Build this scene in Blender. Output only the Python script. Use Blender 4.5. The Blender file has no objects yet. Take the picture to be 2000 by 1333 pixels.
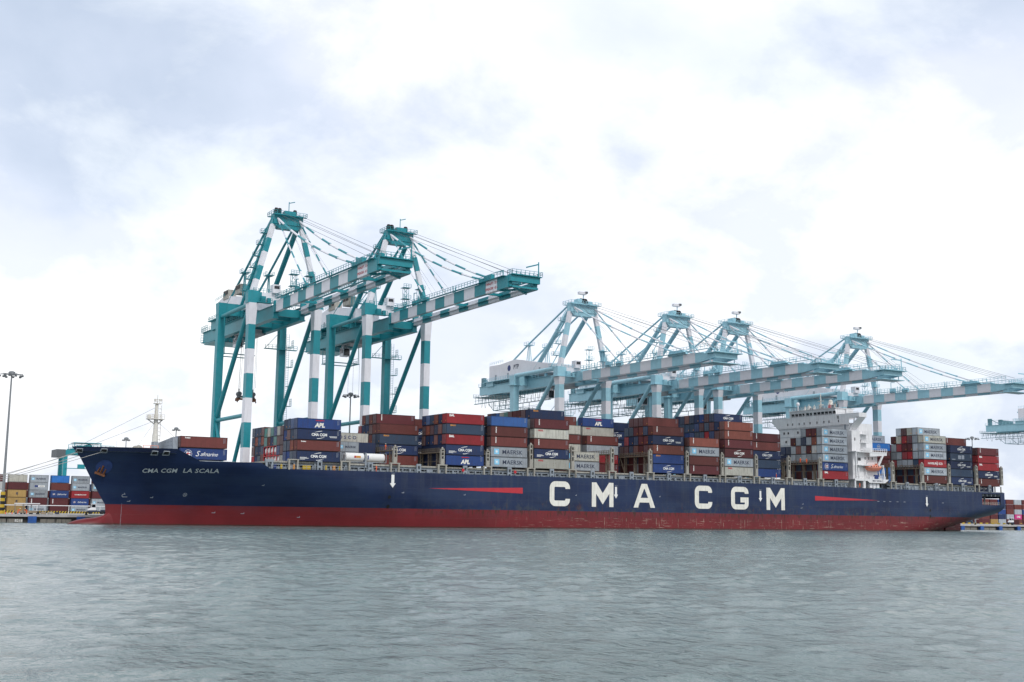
import bpy, bmesh, math, random
from mathutils import Vector, Matrix
random.seed(7)
S = bpy.context.scene
COL = S.collection
R = math.radians

# ------------------------------------------------------------------ camera
# World: X runs aft along the moored ship (bow at 0), Y runs from the ship's water side
# (0) towards the quay, Z up from the water.
TH, PI_, RO, F = 0.5423, 0.1434, 0.0137, 2342.49
fw = Vector((math.sin(TH), math.cos(TH), 0)); rt = Vector((math.cos(TH), -math.sin(TH), 0)); up = Vector((0, 0, 1))
fw2 = fw*math.cos(PI_) + up*math.sin(PI_); up2 = -fw*math.sin(PI_) + up*math.cos(PI_)
r2 = rt*math.cos(RO) + up2*math.sin(RO); u2 = up2*math.cos(RO) - rt*math.sin(RO)
cd = bpy.data.cameras.new('camera'); cam = bpy.data.objects.new('camera', cd); COL.objects.link(cam)
cam.matrix_world = Matrix(((r2.x, u2.x, -fw2.x, -61.898), (r2.y, u2.y, -fw2.y, -294.652), (r2.z, u2.z, -fw2.z, 3.993), (0, 0, 0, 1)))
cd.sensor_width = 36; cd.lens = F/2000*36; cd.clip_start = 0.5; cd.clip_end = 20000
S.camera = cam
S.view_settings.view_transform = 'Standard'; S.view_settings.look = 'None'
S.view_settings.gamma = 1; S.view_settings.use_curve_mapping = False; S.view_settings.exposure = 0.12

# ------------------------------------------------------------------ sky and sun
SUN_EL, SUN_AZ = R(46), R(-96)          # direction the light comes from: azimuth in the XY plane
sunv = Vector((math.cos(SUN_EL)*math.cos(SUN_AZ), math.cos(SUN_EL)*math.sin(SUN_AZ), math.sin(SUN_EL)))
W = bpy.data.worlds.new('World'); S.world = W; W.use_nodes = True
nt = W.node_tree; nt.nodes.clear()
def wn(t, **k):
    n = nt.nodes.new(t)
    for a, b in k.items(): setattr(n, a, b)
    return n
wl = nt.links.new
out = wn('ShaderNodeOutputWorld'); mixs = wn('ShaderNodeMixShader'); b1 = wn('ShaderNodeBackground'); b2 = wn('ShaderNodeBackground')
sky = wn('ShaderNodeTexSky', sky_type='NISHITA', sun_disc=False, sun_elevation=SUN_EL, sun_rotation=math.atan2(sunv.x, sunv.y), air_density=1.2, dust_density=2.0)
wl(sky.outputs[0], b1.inputs[0]); b1.inputs[1].default_value = 0.13
tc = wn('ShaderNodeTexCoord'); sep = wn('ShaderNodeSeparateXYZ'); wl(tc.outputs['Generated'], sep.inputs[0])
zc = wn('ShaderNodeMath', operation='MAXIMUM'); wl(sep.outputs[2], zc.inputs[0]); zc.inputs[1].default_value = 0.0
za = wn('ShaderNodeMath', operation='ADD'); wl(zc.outputs[0], za.inputs[0]); za.inputs[1].default_value = 0.50
dx = wn('ShaderNodeMath', operation='DIVIDE'); dy = wn('ShaderNodeMath', operation='DIVIDE')
wl(sep.outputs[0], dx.inputs[0]); wl(za.outputs[0], dx.inputs[1]); wl(sep.outputs[1], dy.inputs[0]); wl(za.outputs[0], dy.inputs[1])
cmb = wn('ShaderNodeCombineXYZ'); wl(dx.outputs[0], cmb.inputs[0]); wl(dy.outputs[0], cmb.inputs[1])
mp = wn('ShaderNodeMapping'); wl(cmb.outputs[0], mp.inputs[0]); mp.inputs['Location'].default_value = (-1.5, 9.3, 0)
n1 = wn('ShaderNodeTexNoise'); n1.inputs['Scale'].default_value = 1.6; n1.inputs['Detail'].default_value = 7; n1.inputs['Roughness'].default_value = 0.52; n1.inputs['Distortion'].default_value = 0.15
n2 = wn('ShaderNodeTexNoise'); n2.inputs['Scale'].default_value = 4.2; n2.inputs['Detail'].default_value = 11; n2.inputs['Roughness'].default_value = 0.58; n2.inputs['Distortion'].default_value = 0.2
wl(mp.outputs[0], n1.inputs[0]); wl(mp.outputs[0], n2.inputs[0])
r1 = wn('ShaderNodeValToRGB'); wl(n1.outputs[0], r1.inputs[0])
r1.color_ramp.elements[0].position = 0.27; r1.color_ramp.elements[0].color = (0.53, 0.61, 0.71, 1)
r1.color_ramp.elements[1].position = 0.55; r1.color_ramp.elements[1].color = (1.0, 1.0, 1.0, 1)
e = r1.color_ramp.elements.new(0.43); e.color = (0.80, 0.845, 0.915, 1)
e = r1.color_ramp.elements.new(0.485); e.color = (0.94, 0.95, 0.99, 1)
r2n = wn('ShaderNodeValToRGB'); wl(n2.outputs[0], r2n.inputs[0])
r2n.color_ramp.elements[0].position = 0.43; r2n.color_ramp.elements[0].color = (0.79, 0.825, 0.90, 1)
r2n.color_ramp.elements[1].position = 0.56; r2n.color_ramp.elements[1].color = (1.02, 1.02, 1.02, 1)
mm = wn('ShaderNodeMix', data_type='RGBA', blend_type='MULTIPLY'); mm.inputs[0].default_value = 1
wl(r1.outputs[0], mm.inputs[6]); wl(r2n.outputs[0], mm.inputs[7]); wl(mm.outputs[2], b2.inputs[0]); b2.inputs[1].default_value = 1.13
mixs.inputs[0].default_value = 0.90
wl(b1.outputs[0], mixs.inputs[1]); wl(b2.outputs[0], mixs.inputs[2]); wl(mixs.outputs[0], out.inputs[0])
sd = bpy.data.lights.new('sun', 'SUN'); sd.energy = 1.5; sd.angle = R(11); sd.color = (1, 0.97, 0.93)
so = bpy.data.objects.new('sun', sd); COL.objects.link(so); so.rotation_euler = sunv.to_track_quat('Z', 'Y').to_euler()

# ------------------------------------------------------------------ materials
MT = {}
def paint(name, col, rough=0.5, var=0.18, rust=0.0, streak=0.0, scale=0.6, metal=0.0, bump=0.0, rustcol=(0.10, 0.035, 0.015), spec=0.4, rnd=0.0):
    m = bpy.data.materials.new(name); m.use_nodes = True; t = m.node_tree; N = t.nodes; L = t.links.new
    p = N['Principled BSDF']; p.inputs['Roughness'].default_value = rough; p.inputs['Metallic'].default_value = metal
    p.inputs['Specular IOR Level'].default_value = spec
    c = N.new('ShaderNodeTexCoord'); oi = N.new('ShaderNodeObjectInfo')
    ad = N.new('ShaderNodeVectorMath'); ad.operation = 'ADD'
    ml = N.new('ShaderNodeMath'); ml.operation = 'MULTIPLY'; ml.inputs[1].default_value = 57.0
    L(oi.outputs['Random'], ml.inputs[0]); L(c.outputs['Object'], ad.inputs[0]); L(ml.outputs[0], ad.inputs[1])
    n = N.new('ShaderNodeTexNoise'); n.inputs['Scale'].default_value = scale; n.inputs['Detail'].default_value = 6; n.inputs['Roughness'].default_value = 0.6
    L(ad.outputs[0], n.inputs[0])
    r = N.new('ShaderNodeMapRange'); r.inputs[1].default_value = 0.25; r.inputs[2].default_value = 0.75; r.inputs[3].default_value = 1-var; r.inputs[4].default_value = 1+var
    L(n.outputs[0], r.inputs[0])
    fac = r.outputs[0]
    if rnd:
        rr = N.new('ShaderNodeMapRange'); rr.inputs[3].default_value = 1-rnd; rr.inputs[4].default_value = 1+rnd
        L(oi.outputs['Random'], rr.inputs[0]); mu = N.new('ShaderNodeMath'); mu.operation = 'MULTIPLY'; L(fac, mu.inputs[0]); L(rr.outputs[0], mu.inputs[1]); fac = mu.outputs[0]
    vm = N.new('ShaderNodeVectorMath'); vm.operation = 'SCALE'; vm.inputs[0].default_value = col; L(fac, vm.inputs['Scale'])
    colr = vm.outputs[0]
    if rust or streak:
        mpn = N.new('ShaderNodeMapping'); mpn.inputs['Scale'].default_value = (2.2, 2.2, 0.16); L(ad.outputs[0], mpn.inputs[0])
        n3 = N.new('ShaderNodeTexNoise'); n3.inputs['Scale'].default_value = 1.3; n3.inputs['Detail'].default_value = 5; L(mpn.outputs[0], n3.inputs[0])
        n4 = N.new('ShaderNodeTexNoise'); n4.inputs['Scale'].default_value = 2.3; n4.inputs['Detail'].default_value = 7; n4.inputs['Roughness'].default_value = .7; L(ad.outputs[0], n4.inputs[0])
        if streak:
            q = N.new('ShaderNodeMapRange'); q.inputs[1].default_value = 0.50; q.inputs[2].default_value = 0.72; q.inputs[4].default_value = streak; L(n3.outputs[0], q.inputs[0])
            mx = N.new('ShaderNodeMix'); mx.data_type = 'RGBA'; L(q.outputs[0], mx.inputs[0]); L(colr, mx.inputs[6]); mx.inputs[7].default_value = (rustcol[0]*.6, rustcol[1]*.8, rustcol[2], 1); colr = mx.outputs[2]
        if rust:
            q = N.new('ShaderNodeMapRange'); q.inputs[1].default_value = 0.66-0.18*rust; q.inputs[2].default_value = 0.72-0.1*rust; L(n4.outputs[0], q.inputs[0]); q.inputs[4].default_value = min(1, .35+rust)
            mx = N.new('ShaderNodeMix'); mx.data_type = 'RGBA'; L(q.outputs[0], mx.inputs[0]); L(colr, mx.inputs[6]); mx.inputs[7].default_value = (*rustcol, 1); colr = mx.outputs[2]
    L(colr, p.inputs['Base Color'])
    if bump:
        b = N.new('ShaderNodeBump'); b.inputs['Strength'].default_value = bump; b.inputs['Distance'].default_value = 0.05; L(n.outputs[0], b.inputs['Height']); L(b.outputs[0], p.inputs['Normal'])
    MT[name] = m
    return m
CC = dict(N=(0.014, 0.030, 0.088), B=(0.018, 0.052, 0.190), L=(0.035, 0.105, 0.300), R=(0.130, 0.034, 0.030), M=(0.092, 0.020, 0.024),
          O=(0.195, 0.058, 0.042), D=(0.300, 0.022, 0.030), G=(0.340, 0.375, 0.410), W=(0.430, 0.425, 0.375), K=(0.036, 0.062, 0.110),
          T=(0.075, 0.235, 0.210), Q=(0.600, 0.600, 0.590), Y=(0.330, 0.215, 0.075), P=(0.480, 0.030, 0.190), E=(0.020, 0.130, 0.400), A=(0.05,0.052,0.058))
CN = dict(N='navy blue', B='bright blue', L='light blue', R='rust red', M='maroon', O='orange brown', D='bright red', G='grey', W='beige grey', K='slate blue', T='sea green', Q='white', Y='mustard', P='magenta', E='royal blue', A='charcoal')
for k, c in CC.items():
    paint('box_'+k, c, rough=0.55, var=0.12, rust=(0.38 if k in 'WQY' else 0.24), streak=(0.42 if k in 'WQG' else 0.28), rnd=0.26)
for k, c in CC.items(): paint('frame_'+k, tuple(v*.5 for v in c), rough=0.6, var=0.15, rust=.25, streak=.2, rnd=0.2)  # body colour darkened: grime, plus rail shade put into the frame colour as outlines
paint('white_paint', (0.74, 0.74, 0.76), .5, .06); paint('mark_white', (0.80, 0.80, 0.78), .6, .05); paint('cream', (0.78, 0.76, 0.69), .6, .10, rust=.24, streak=.28, rustcol=(.30,.17,.08))
paint('mark_red', (0.45, 0.02, 0.03), .6, .05); paint('mark_dark', (0.03, 0.04, 0.075), .6, .05); paint('mark_sky', (0.22, 0.55, 0.78), .6, .05)
paint('mark_orange', (0.60, 0.26, 0.05), .6, .05); paint('mark_navy', (0.02, 0.04, 0.16), .6, .05)
paint('hull_red_mark', (0.46, 0.030, 0.045), .5, .12, rust=.05)
paint('name_grey', (0.52, 0.56, 0.58), .6, .05); paint('mark_dim', (0.30, 0.33, 0.38), .6, .1)
paint('teal', (0.016, 0.245, 0.290), .42, .12, streak=.10); paint('teal_white', (0.74, 0.74, 0.78), .45, .07, streak=.10)
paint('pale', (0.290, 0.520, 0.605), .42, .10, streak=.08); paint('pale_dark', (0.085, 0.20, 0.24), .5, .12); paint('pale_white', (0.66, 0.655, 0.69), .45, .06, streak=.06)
paint('rubber', (0.018, 0.018, 0.020), .7, .2); paint('rope', (0.42, 0.41, 0.39), .9, .15); paint('cable', (0.10, 0.11, 0.12), .6, .1)
paint('deck_grey', (0.30, 0.335, 0.37), .6, .14, rust=.18, streak=.2); paint('coaming', (0.270, 0.305, 0.345), .6, .14, rust=.15, streak=.25)
paint('beige', (0.36, 0.345, 0.305), .65, .16, rust=.45, streak=.5); paint('lash', (0.175, 0.145, 0.11), .7, .25, rust=.6, streak=.5)
paint('house_white', (0.74, 0.74, 0.75), .5, .06, streak=.22, rustcol=(.30, .2, .12)); paint('rusty_white', (0.68, 0.66, 0.60), .6, .08, rust=.35, streak=.6, rustcol=(.26, .12, .05))
paint('glass', (0.012, 0.016, 0.022), .12, .1, spec=.6); paint('boat_orange', (0.74, 0.26, 0.17), .45, .08); paint('hivis', (0.85, 0.13, 0.03), .7, .1)
paint('skin', (0.30, 0.16, 0.10), .6, .1); paint('helmet', (0.75, 0.72, 0.60), .4, .05); paint('yellow', (0.50, 0.34, 0.03), .5, .12); paint('black', (0.012, 0.012, 0.013), .6, .2)
paint('anchor', (0.15, 0.060, 0.028), .8, .3, rust=.5); paint('pocket', (0.022, 0.048, 0.16), .6, .2); paint('steel', (0.22, 0.235, 0.25), .5, .12, metal=.2)
paint('fender_blue', (0.025, 0.10, 0.34), .6, .25, rust=.3, streak=.3); paint('tank_white', (0.76, 0.76, 0.75), .4, .05, streak=.06)
paint('pallet', (0.30, 0.24, 0.17), .8, .2)

def zpaint(name, kind):
    """hull plating: colour, plate seams, scuffs, run-off and rust with their own shapes"""
    m = bpy.data.materials.new(name); m.use_nodes = True; t = m.node_tree; N = t.nodes; L = t.links.new
    p = N['Principled BSDF']; p.inputs['Roughness'].default_value = .42; p.inputs['Specular IOR Level'].default_value = .35
    c = N.new('ShaderNodeTexCoord'); sx = N.new('ShaderNodeSeparateXYZ'); L(c.outputs['Object'], sx.inputs[0])
    def noise(sc, det=6, rough=.6, src=None, mscale=None, loc=(0, 0, 0)):
        n = N.new('ShaderNodeTexNoise'); n.inputs['Scale'].default_value = sc; n.inputs['Detail'].default_value = det; n.inputs['Roughness'].default_value = rough
        q = N.new('ShaderNodeMapping'); q.inputs['Scale'].default_value = mscale or (1, 1, 1); q.inputs['Location'].default_value = loc; L(c.outputs['Object'], q.inputs[0]); L(q.outputs[0], n.inputs[0])
        return n.outputs[0]
    def rng(src, a, b, x=0., y=1.):
        q = N.new('ShaderNodeMapRange'); q.inputs[1].default_value = a; q.inputs[2].default_value = b; q.inputs[3].default_value = x; q.inputs[4].default_value = y; L(src, q.inputs[0]); return q.outputs[0]
    def mul(a, b):
        q = N.new('ShaderNodeMath'); q.operation = 'MULTIPLY'; L(a, q.inputs[0])
        if isinstance(b, float): q.inputs[1].default_value = b
        else: L(b, q.inputs[1])
        return q.outputs[0]
    def mix(f, a, b):
        q = N.new('ShaderNodeMix'); q.data_type = 'RGBA'; L(f, q.inputs[0])
        for i, v in ((6, a), (7, b)):
            if isinstance(v, tuple): q.inputs[i].default_value = (*v, 1)
            else: L(v, q.inputs[i])
        return q.outputs[2]
    z, x = sx.outputs[2], sx.outputs[0]
    if kind == 'navy':
        col = mix(rng(noise(.08, 5, .6, mscale=(1, 1, .5)), .3, .7), (0.0055, 0.0135, 0.048), (0.011, 0.026, 0.086))
        col = mix(mul(rng(noise(1.0, 4, .6, mscale=(.7, .7, .05)), .5, .75), mul(rng(z, 6, 15, .25, .9), rng(x, 60, 110, .05, 1))), col, (0.045, 0.058, 0.080))   # pale run-off streaks
        col = mix(mul(mul(rng(noise(.45, 8, .72), .50, .60), rng(z, 4.8, 9.5, 1, 0)), rng(x, 70, 120, .1, .9)), col, (0.048, 0.055, 0.066))     # scuffs
        col = mix(mul(mul(rng(noise(.9, 8, .7, mscale=(1, 1, .35), loc=(9, 2, 4)), .57, .64), rng(z, 4.8, 8.5, 1, 0)), rng(x, 70, 130, .05, 1)), col, (0.075, 0.028, 0.018))
    else:
        col = mix(rng(noise(.1, 5, .6), .3, .7), (0.130, 0.014, 0.018), (0.188, 0.020, 0.025))
        col = mix(mul(rng(noise(.35, 5, .6, mscale=(.35, .35, 1)), .42, .6), rng(z, 2.6, 4.2, 0, .65)), col, (0.125, 0.028, 0.040))     # dull upper strake
        col = mix(mul(mul(rng(noise(1.1, 7, .65, mscale=(1, 1, .25)), .50, .60), rng(z, 2.0, 4.4, 0, .9)), rng(x, 70, 110, .12, 1)), col, (0.055, 0.020, 0.014))  # rust runs
        col = mix(mul(mul(rng(noise(1.6, 6, .7, mscale=(.10, .10, 2.6)), .60, .63), rng(z, 3.3, 3.0, 0, 1)), rng(x, 105, 150, 0, .85)), col, (0.52, 0.46, 0.36))    # scratches
        col = mix(mul(mul(rng(noise(1.3, 6, .7, mscale=(2.4, 2.4, .14), loc=(5, 1, 2)), .63, .66), rng(z, 3.6, 3.2, 0, 1)), rng(x, 105, 150, 0, .7)), col, (0.50, 0.44, 0.34))
    if kind != 'navy': col = mix(mul(rng(noise(.8, 4), .2, .6, .4, 1.), rng(z, .55, .15, 0, .85)), col, (0.030, 0.026, 0.018))     # slime at the waterline
    else:
        col = mix(rng(noise(.23, 3, .5, mscale=(.25, .25, 1), loc=(3, 3, 3)), .42, .60, 0, .5), col, (0.022, 0.042, 0.095))
    L(col, p.inputs['Base Color'])
    br = N.new('ShaderNodeTexBrick'); br.inputs['Scale'].default_value = 1; br.inputs['Brick Width'].default_value = 11; br.inputs['Row Height'].default_value = 2.6; br.inputs['Mortar Size'].default_value = .035; br.inputs['Mortar Smooth'].default_value = .4
    cb = N.new('ShaderNodeCombineXYZ'); L(x, cb.inputs[0]); L(z, cb.inputs[1]); L(cb.outputs[0], br.inputs[0])
    bp = N.new('ShaderNodeBump'); bp.inputs['Strength'].default_value = .6; bp.inputs['Distance'].default_value = .03; L(br.outputs['Fac'], bp.inputs['Height'])
    bp2 = N.new('ShaderNodeBump'); bp2.inputs['Strength'].default_value = .35; bp2.inputs['Distance'].default_value = .15; L(noise(.35, 3), bp2.inputs['Height']); L(bp.outputs[0], bp2.inputs['Normal']); L(bp2.outputs[0], p.inputs['Normal'])
    MT[name] = m
zpaint('hull_navy', 'navy'); zpaint('hull_red', 'red')

def water_mat():
    m = bpy.data.materials.new('water'); m.use_nodes = True; t = m.node_tree; N = t.nodes; L = t.links.new
    p = N['Principled BSDF']; p.inputs['Roughness'].default_value = .12; p.inputs['IOR'].default_value = 1.33
    p.inputs['Base Color'].default_value = (0.118, 0.170, 0.168, 1)
    c = N.new('ShaderNodeTexCoord')
    def noise(sc, det, ms, rough=.55, rot=0, dist=0):
        q = N.new('ShaderNodeMapping'); q.inputs['Scale'].default_value = ms; q.inputs['Rotation'].default_value = (0, 0, rot); L(c.outputs['Object'], q.inputs[0])
        n = N.new('ShaderNodeTexNoise'); n.inputs['Scale'].default_value = sc; n.inputs['Detail'].default_value = det; n.inputs['Roughness'].default_value = rough; n.inputs['Distortion'].default_value = dist; L(q.outputs[0], n.inputs[0]); return n.outputs[0]
    a = noise(1.35, 5, (1, .55, 1), .6, R(25)); b = noise(.30, 4, (1, .45, 1), .55, R(38)); g = noise(.045, 4, (1, .35, 1), .5, R(30), .4)
    def ma(op, x, y):
        q = N.new('ShaderNodeMath'); q.operation = op
        for i, v in enumerate((x, y)):
            if isinstance(v, float): q.inputs[i].default_value = v
            else: L(v, q.inputs[i])
        return q.outputs[0]
    gust = N.new('ShaderNodeMapRange'); L(noise(.012, 4, (1, .5, 1), .6, R(30), .6), gust.inputs[0]); gust.inputs[1].default_value = .32; gust.inputs[2].default_value = .68; gust.inputs[3].default_value = .55; gust.inputs[4].default_value = 1.25
    h = ma('ADD', ma('MULTIPLY', ma('MULTIPLY', a, .60), gust.outputs[0]), ma('ADD', ma('MULTIPLY', b, .12), ma('MULTIPLY', g, .2)))
    bp = N.new('ShaderNodeBump'); bp.inputs['Strength'].default_value = 1.0; bp.inputs['Distance'].default_value = 0.62; L(h, bp.inputs['Height']); L(bp.outputs[0], p.inputs['Normal'])
    MT['water'] = m
water_mat()
def concrete(name, col, sc=.3, dark=.6):
    m = paint(name, col, .85, .2, scale=sc, streak=dark, rustcol=(.03, .03, .03)); return m
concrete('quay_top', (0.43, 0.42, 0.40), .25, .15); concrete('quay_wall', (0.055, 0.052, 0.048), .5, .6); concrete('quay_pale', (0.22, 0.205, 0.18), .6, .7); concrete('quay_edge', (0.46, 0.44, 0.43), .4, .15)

# ------------------------------------------------------------------ helpers
def tag(o, label=None, cat=None, group=None, kind=None):
    if label: o['label'] = label
    if cat: o['category'] = cat
    if group: o['group'] = group
    if kind: o['kind'] = kind
    return o
def link(name, data, parent=None, loc=(0, 0, 0), rz=0):
    o = bpy.data.objects.new(name, data); COL.objects.link(o); o.parent = parent; o.location = loc; o.rotation_euler = (0, 0, rz); return o
def empty(name, loc=(0, 0, 0), rz=0): 
    o = link(name, None, None, loc, rz); o.empty_display_size = .5; return o
def copy_tree(o, parent=None):
    c = o.copy(); COL.objects.link(c); c.parent = parent
    for ch in list(o.children): copy_tree(ch, c)
    return c
class MB:
    def __init__(s): s.v = []; s.f = []; s.m = []
    def add(s, vs, fs, mi=0):
        b = len(s.v); s.v += [tuple(v) for v in vs]; s.f += [tuple(b+i for i in f) for f in fs]; s.m += [mi]*len(fs); return s
    def box(s, a, b, mi=0):
        x0, y0, z0 = a; x1, y1, z1 = b
        return s.add([(x0, y0, z0), (x1, y0, z0), (x1, y1, z0), (x0, y1, z0), (x0, y0, z1), (x1, y0, z1), (x1, y1, z1), (x0, y1, z1)],
                     [(0, 3, 2, 1), (4, 5, 6, 7), (0, 1, 5, 4), (1, 2, 6, 5), (2, 3, 7, 6), (3, 0, 4, 7)], mi)
    def beam(s, p, q, w, h, mi=0, w2=None, h2=None, upv=None):
        p = Vector(p); q = Vector(q); d = (q-p).normalized(); u = Vector(upv or (0, 0, 1))
        if abs(d.dot(u)) > .98: u = Vector((0, 1, 0))
        sd_ = d.cross(u).normalized(); u = sd_.cross(d)
        vs = []
        for c, ww, hh in ((p, w, h), (q, w2 or w, h2 or h)):
            for a, b in ((-1, -1), (1, -1), (1, 1), (-1, 1)): vs.append(c+sd_*(a*ww/2)+u*(b*hh/2))
        return s.add(vs, [(0, 1, 2, 3), (7, 6, 5, 4), (0, 4, 5, 1), (1, 5, 6, 2), (2, 6, 7, 3), (3, 7, 4, 0)], mi)
    def stripes(s, p, q, w, h, cuts, mats, w2=None, h2=None):
        """beam in painted segments; cuts are fractions 0..1"""
        p = Vector(p); q = Vector(q)
        for i in range(len(cuts)-1):
            a, b = cuts[i], cuts[i+1]
            f = lambda t, x, y: x+(y-x)*t
            W2 = w2 or w; H2 = h2 or h
            s.beam(p.lerp(q, a), p.lerp(q, b), f(a, w, W2), f(a, h, H2), mats[i % len(mats)], f(b, w, W2), f(b, h, H2))
        return s
    def tube(s, p, q, r, n=8, mi=0, r1=None, cap=True):
        p = Vector(p); q = Vector(q); d = (q-p).normalized(); u = Vector((0, 0, 1)) if abs(d.z) < .95 else Vector((1, 0, 0))
        a = d.cross(u).normalized(); b = a.cross(d); r1 = r if r1 is None else r1; vs = []
        for c, rr in ((p, r), (q, r1)):
            for k in range(n): t = 2*math.pi*k/n; vs.append(c+a*(rr*math.cos(t))+b*(rr*math.sin(t)))
        fs = [(k, (k+1) % n, n+(k+1) % n, n+k) for k in range(n)]
        if cap: fs += [tuple(range(n-1, -1, -1)), tuple(range(n, 2*n))]
        return s.add(vs, fs, mi)
    def path(s, pts, r, n=6, mi=0):
        for a, b in zip(pts, pts[1:]): s.tube(a, b, r, n, mi)
        return s
    def lathe(s, c, prof, n=12, mi=0, axis='z'):
        vs = []; c = Vector(c)
        for r, z in prof:
            for k in range(n):
                t = 2*math.pi*k/n; x, y = r*math.cos(t), r*math.sin(t)
                vs.append(c+(Vector((x, y, z)) if axis == 'z' else Vector((z, x, y)) if axis == 'x' else Vector((x, z, y))))
        fs = [(i*n+k, i*n+(k+1) % n, (i+1)*n+(k+1) % n, (i+1)*n+k) for i in range(len(prof)-1) for k in range(n)]
        fs += [tuple(range(n-1, -1, -1)), tuple(range((len(prof)-1)*n, len(prof)*n))]
        return s.add(vs, fs, mi)
    def prism(s, poly, y0, y1, mi=0):     # polygon in xz, extruded along y
        n = len(poly); vs = [(x, y0, z) for x, z in poly]+[(x, y1, z) for x, z in poly]
        return s.add(vs, [tuple(range(n)), tuple(range(2*n-1, n-1, -1))]+[(k, n+k, n+(k+1) % n, (k+1) % n) for k in range(n)], mi)
    def prismx(s, poly, x0, x1, mi=0):    # polygon in yz, extruded along x
        n = len(poly); vs = [(x0, y, z) for y, z in poly]+[(x1, y, z) for y, z in poly]
        return s.add(vs, [tuple(range(n)), tuple(range(2*n-1, n-1, -1))]+[(k, n+k, n+(k+1) % n, (k+1) % n) for k in range(n)], mi)
    def rail(s, p, q, h=1.1, step=2.5, r=.045, mi=0, rails=2):
        p = Vector(p); q = Vector(q); n = max(1, int((q-p).length/step)); U = Vector((0, 0, 1))
        for i in range(n+1):
            c = p.lerp(q, i/n); s.beam(c, c+U*h, r*2, r*2, mi)
        for k in range(rails):
            z = U*(h*(k+1)/rails-.02); s.beam(p+z, q+z, r*1.8, r*1.8, mi)
        return s
    def mesh(s, name, mats=(), o=(0, 0, 0), smooth=False, recalc=True):
        me = bpy.data.meshes.new(name); me.from_pydata([(v[0]-o[0], v[1]-o[1], v[2]-o[2]) for v in s.v], [], s.f)
        for m in mats: me.materials.append(MT[m] if isinstance(m, str) else m)
        me.polygons.foreach_set('material_index', s.m)
        if recalc:
            bm = bmesh.new(); bm.from_mesh(me); bmesh.ops.recalc_face_normals(bm, faces=bm.faces); bm.to_mesh(me); bm.free()
        if smooth:
            for pg in me.polygons: pg.use_smooth = True
        me.update(); return me
    def build(s, name, mats, parent=None, o=(0, 0, 0), smooth=False):
        if isinstance(mats, str): mats = (mats,)
        ob = link(name, s.mesh(name, mats, o, smooth), parent); return ob
def text_mesh(txt, size, name='lettering', bold=0.0, shear=0.0, space=1.0, align='CENTER', xs=1.0):
    cu = bpy.data.curves.new('tmp', 'FONT'); cu.body = txt; cu.size = size; cu.align_x = align; cu.align_y = 'CENTER'; cu.offset = bold; cu.shear = shear; cu.space_character = space; cu.resolution_u = 2; cu.fill_mode = 'FRONT' if False else 'BOTH'
    ob = bpy.data.objects.new('tmp', cu); COL.objects.link(ob)
    dg = bpy.context.evaluated_depsgraph_get(); ev = ob.evaluated_get(dg); tm = ev.to_mesh()
    vs = [v.co.copy() for v in tm.vertices]; fs = [tuple(p.vertices) for p in tm.polygons]
    ev.to_mesh_clear(); bpy.data.objects.remove(ob); bpy.data.curves.remove(cu)
    return [(v.x*xs, v.y) for v in vs], fs
def flat(vs, fs, cx, cz, y=0.0, vert=False):
    """text polygons to the xz plane facing -y"""
    if vert: return [(cx+v[1], y, cz-v[0]) for v in vs], fs
    return [(cx+v[0], y, cz+v[1]) for v in vs], fs

# ------------------------------------------------------------------ water and quay
import numpy as np
def make_water():
    x0, x1, y0, y1, st = -110.0, 400.0, -292.0, 44.8, .5
    nx, ny = int((x1-x0)/st)+1, int((y1-y0)/st)+1
    X_, Y_ = np.meshgrid(np.linspace(x0, x1, nx), np.linspace(y0, y1, ny)); Z_ = np.zeros_like(X_); rg_ = np.random.RandomState(4)
    for k in range(46):
        lam = 1.3*(3.6/1.3)**rg_.rand(); a = R(58)+rg_.normal()*.55; kk = 2*math.pi/lam
        amp = .0195*lam/(2*math.pi)
        Z_ += amp*np.sin(kk*(X_*math.cos(a)+Y_*math.sin(a))+rg_.rand()*6.28)
    gl = 1+.28*np.sin(X_*.021+Y_*.013+1)*np.sin(Y_*.034-X_*.011)+.2*np.sin(X_*.057+Y_*.041)
    ed = np.minimum(np.minimum(X_-x0, x1-X_), np.minimum(Y_-y0, 400)); Z_ *= gl*np.clip(ed/8, 0, 1)
    co = np.stack([X_, Y_, Z_], -1).reshape(-1, 3).astype(np.float32)
    i = np.arange(ny-1)[:, None]*nx+np.arange(nx-1)[None, :]; q = np.stack([i, i+1, i+nx+1, i+nx], -1).reshape(-1, 4)
    E4 = np.array([(-6000, -6000, 0), (9000, -6000, 0), (9000, 46, 0), (-6000, 46, 0), (x0, y0, 0), (x1, y0, 0), (x1, y1, 0), (x0, y1, 0)], np.float32); b = len(co)
    eq = np.array([(0, 1, 5, 4), (1, 2, 6, 5), (2, 3, 7, 6), (3, 0, 4, 7)])+b
    V = np.concatenate([co, E4]); Q = np.concatenate([q, eq])
    me = bpy.data.meshes.new('water'); me.vertices.add(len(V)); me.vertices.foreach_set('co', V.ravel()); me.loops.add(Q.size); me.loops.foreach_set('vertex_index', Q.ravel().astype(np.int32))
    me.polygons.add(len(Q)); me.polygons.foreach_set('loop_start', np.arange(0, Q.size, 4, dtype=np.int32)); me.polygons.foreach_set('loop_total', np.full(len(Q), 4, np.int32)); me.polygons.foreach_set('use_smooth', np.ones(len(Q), bool))
    me.update(); me.materials.append(MT['water']); return tag(link('water', me), kind='structure')
make_water()
QZ = 2.23
quay = MB().add([(-6000, 44.6, QZ), (9000, 44.6, QZ), (9000, 7000, QZ), (-6000, 7000, QZ)], [(0, 1, 2, 3)]).build('quay_deck', 'quay_top'); tag(quay, kind='structure')
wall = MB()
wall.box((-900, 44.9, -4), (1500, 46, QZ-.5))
wo = wall.build('quay_wall', 'quay_wall'); tag(wo, kind='structure')
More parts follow.
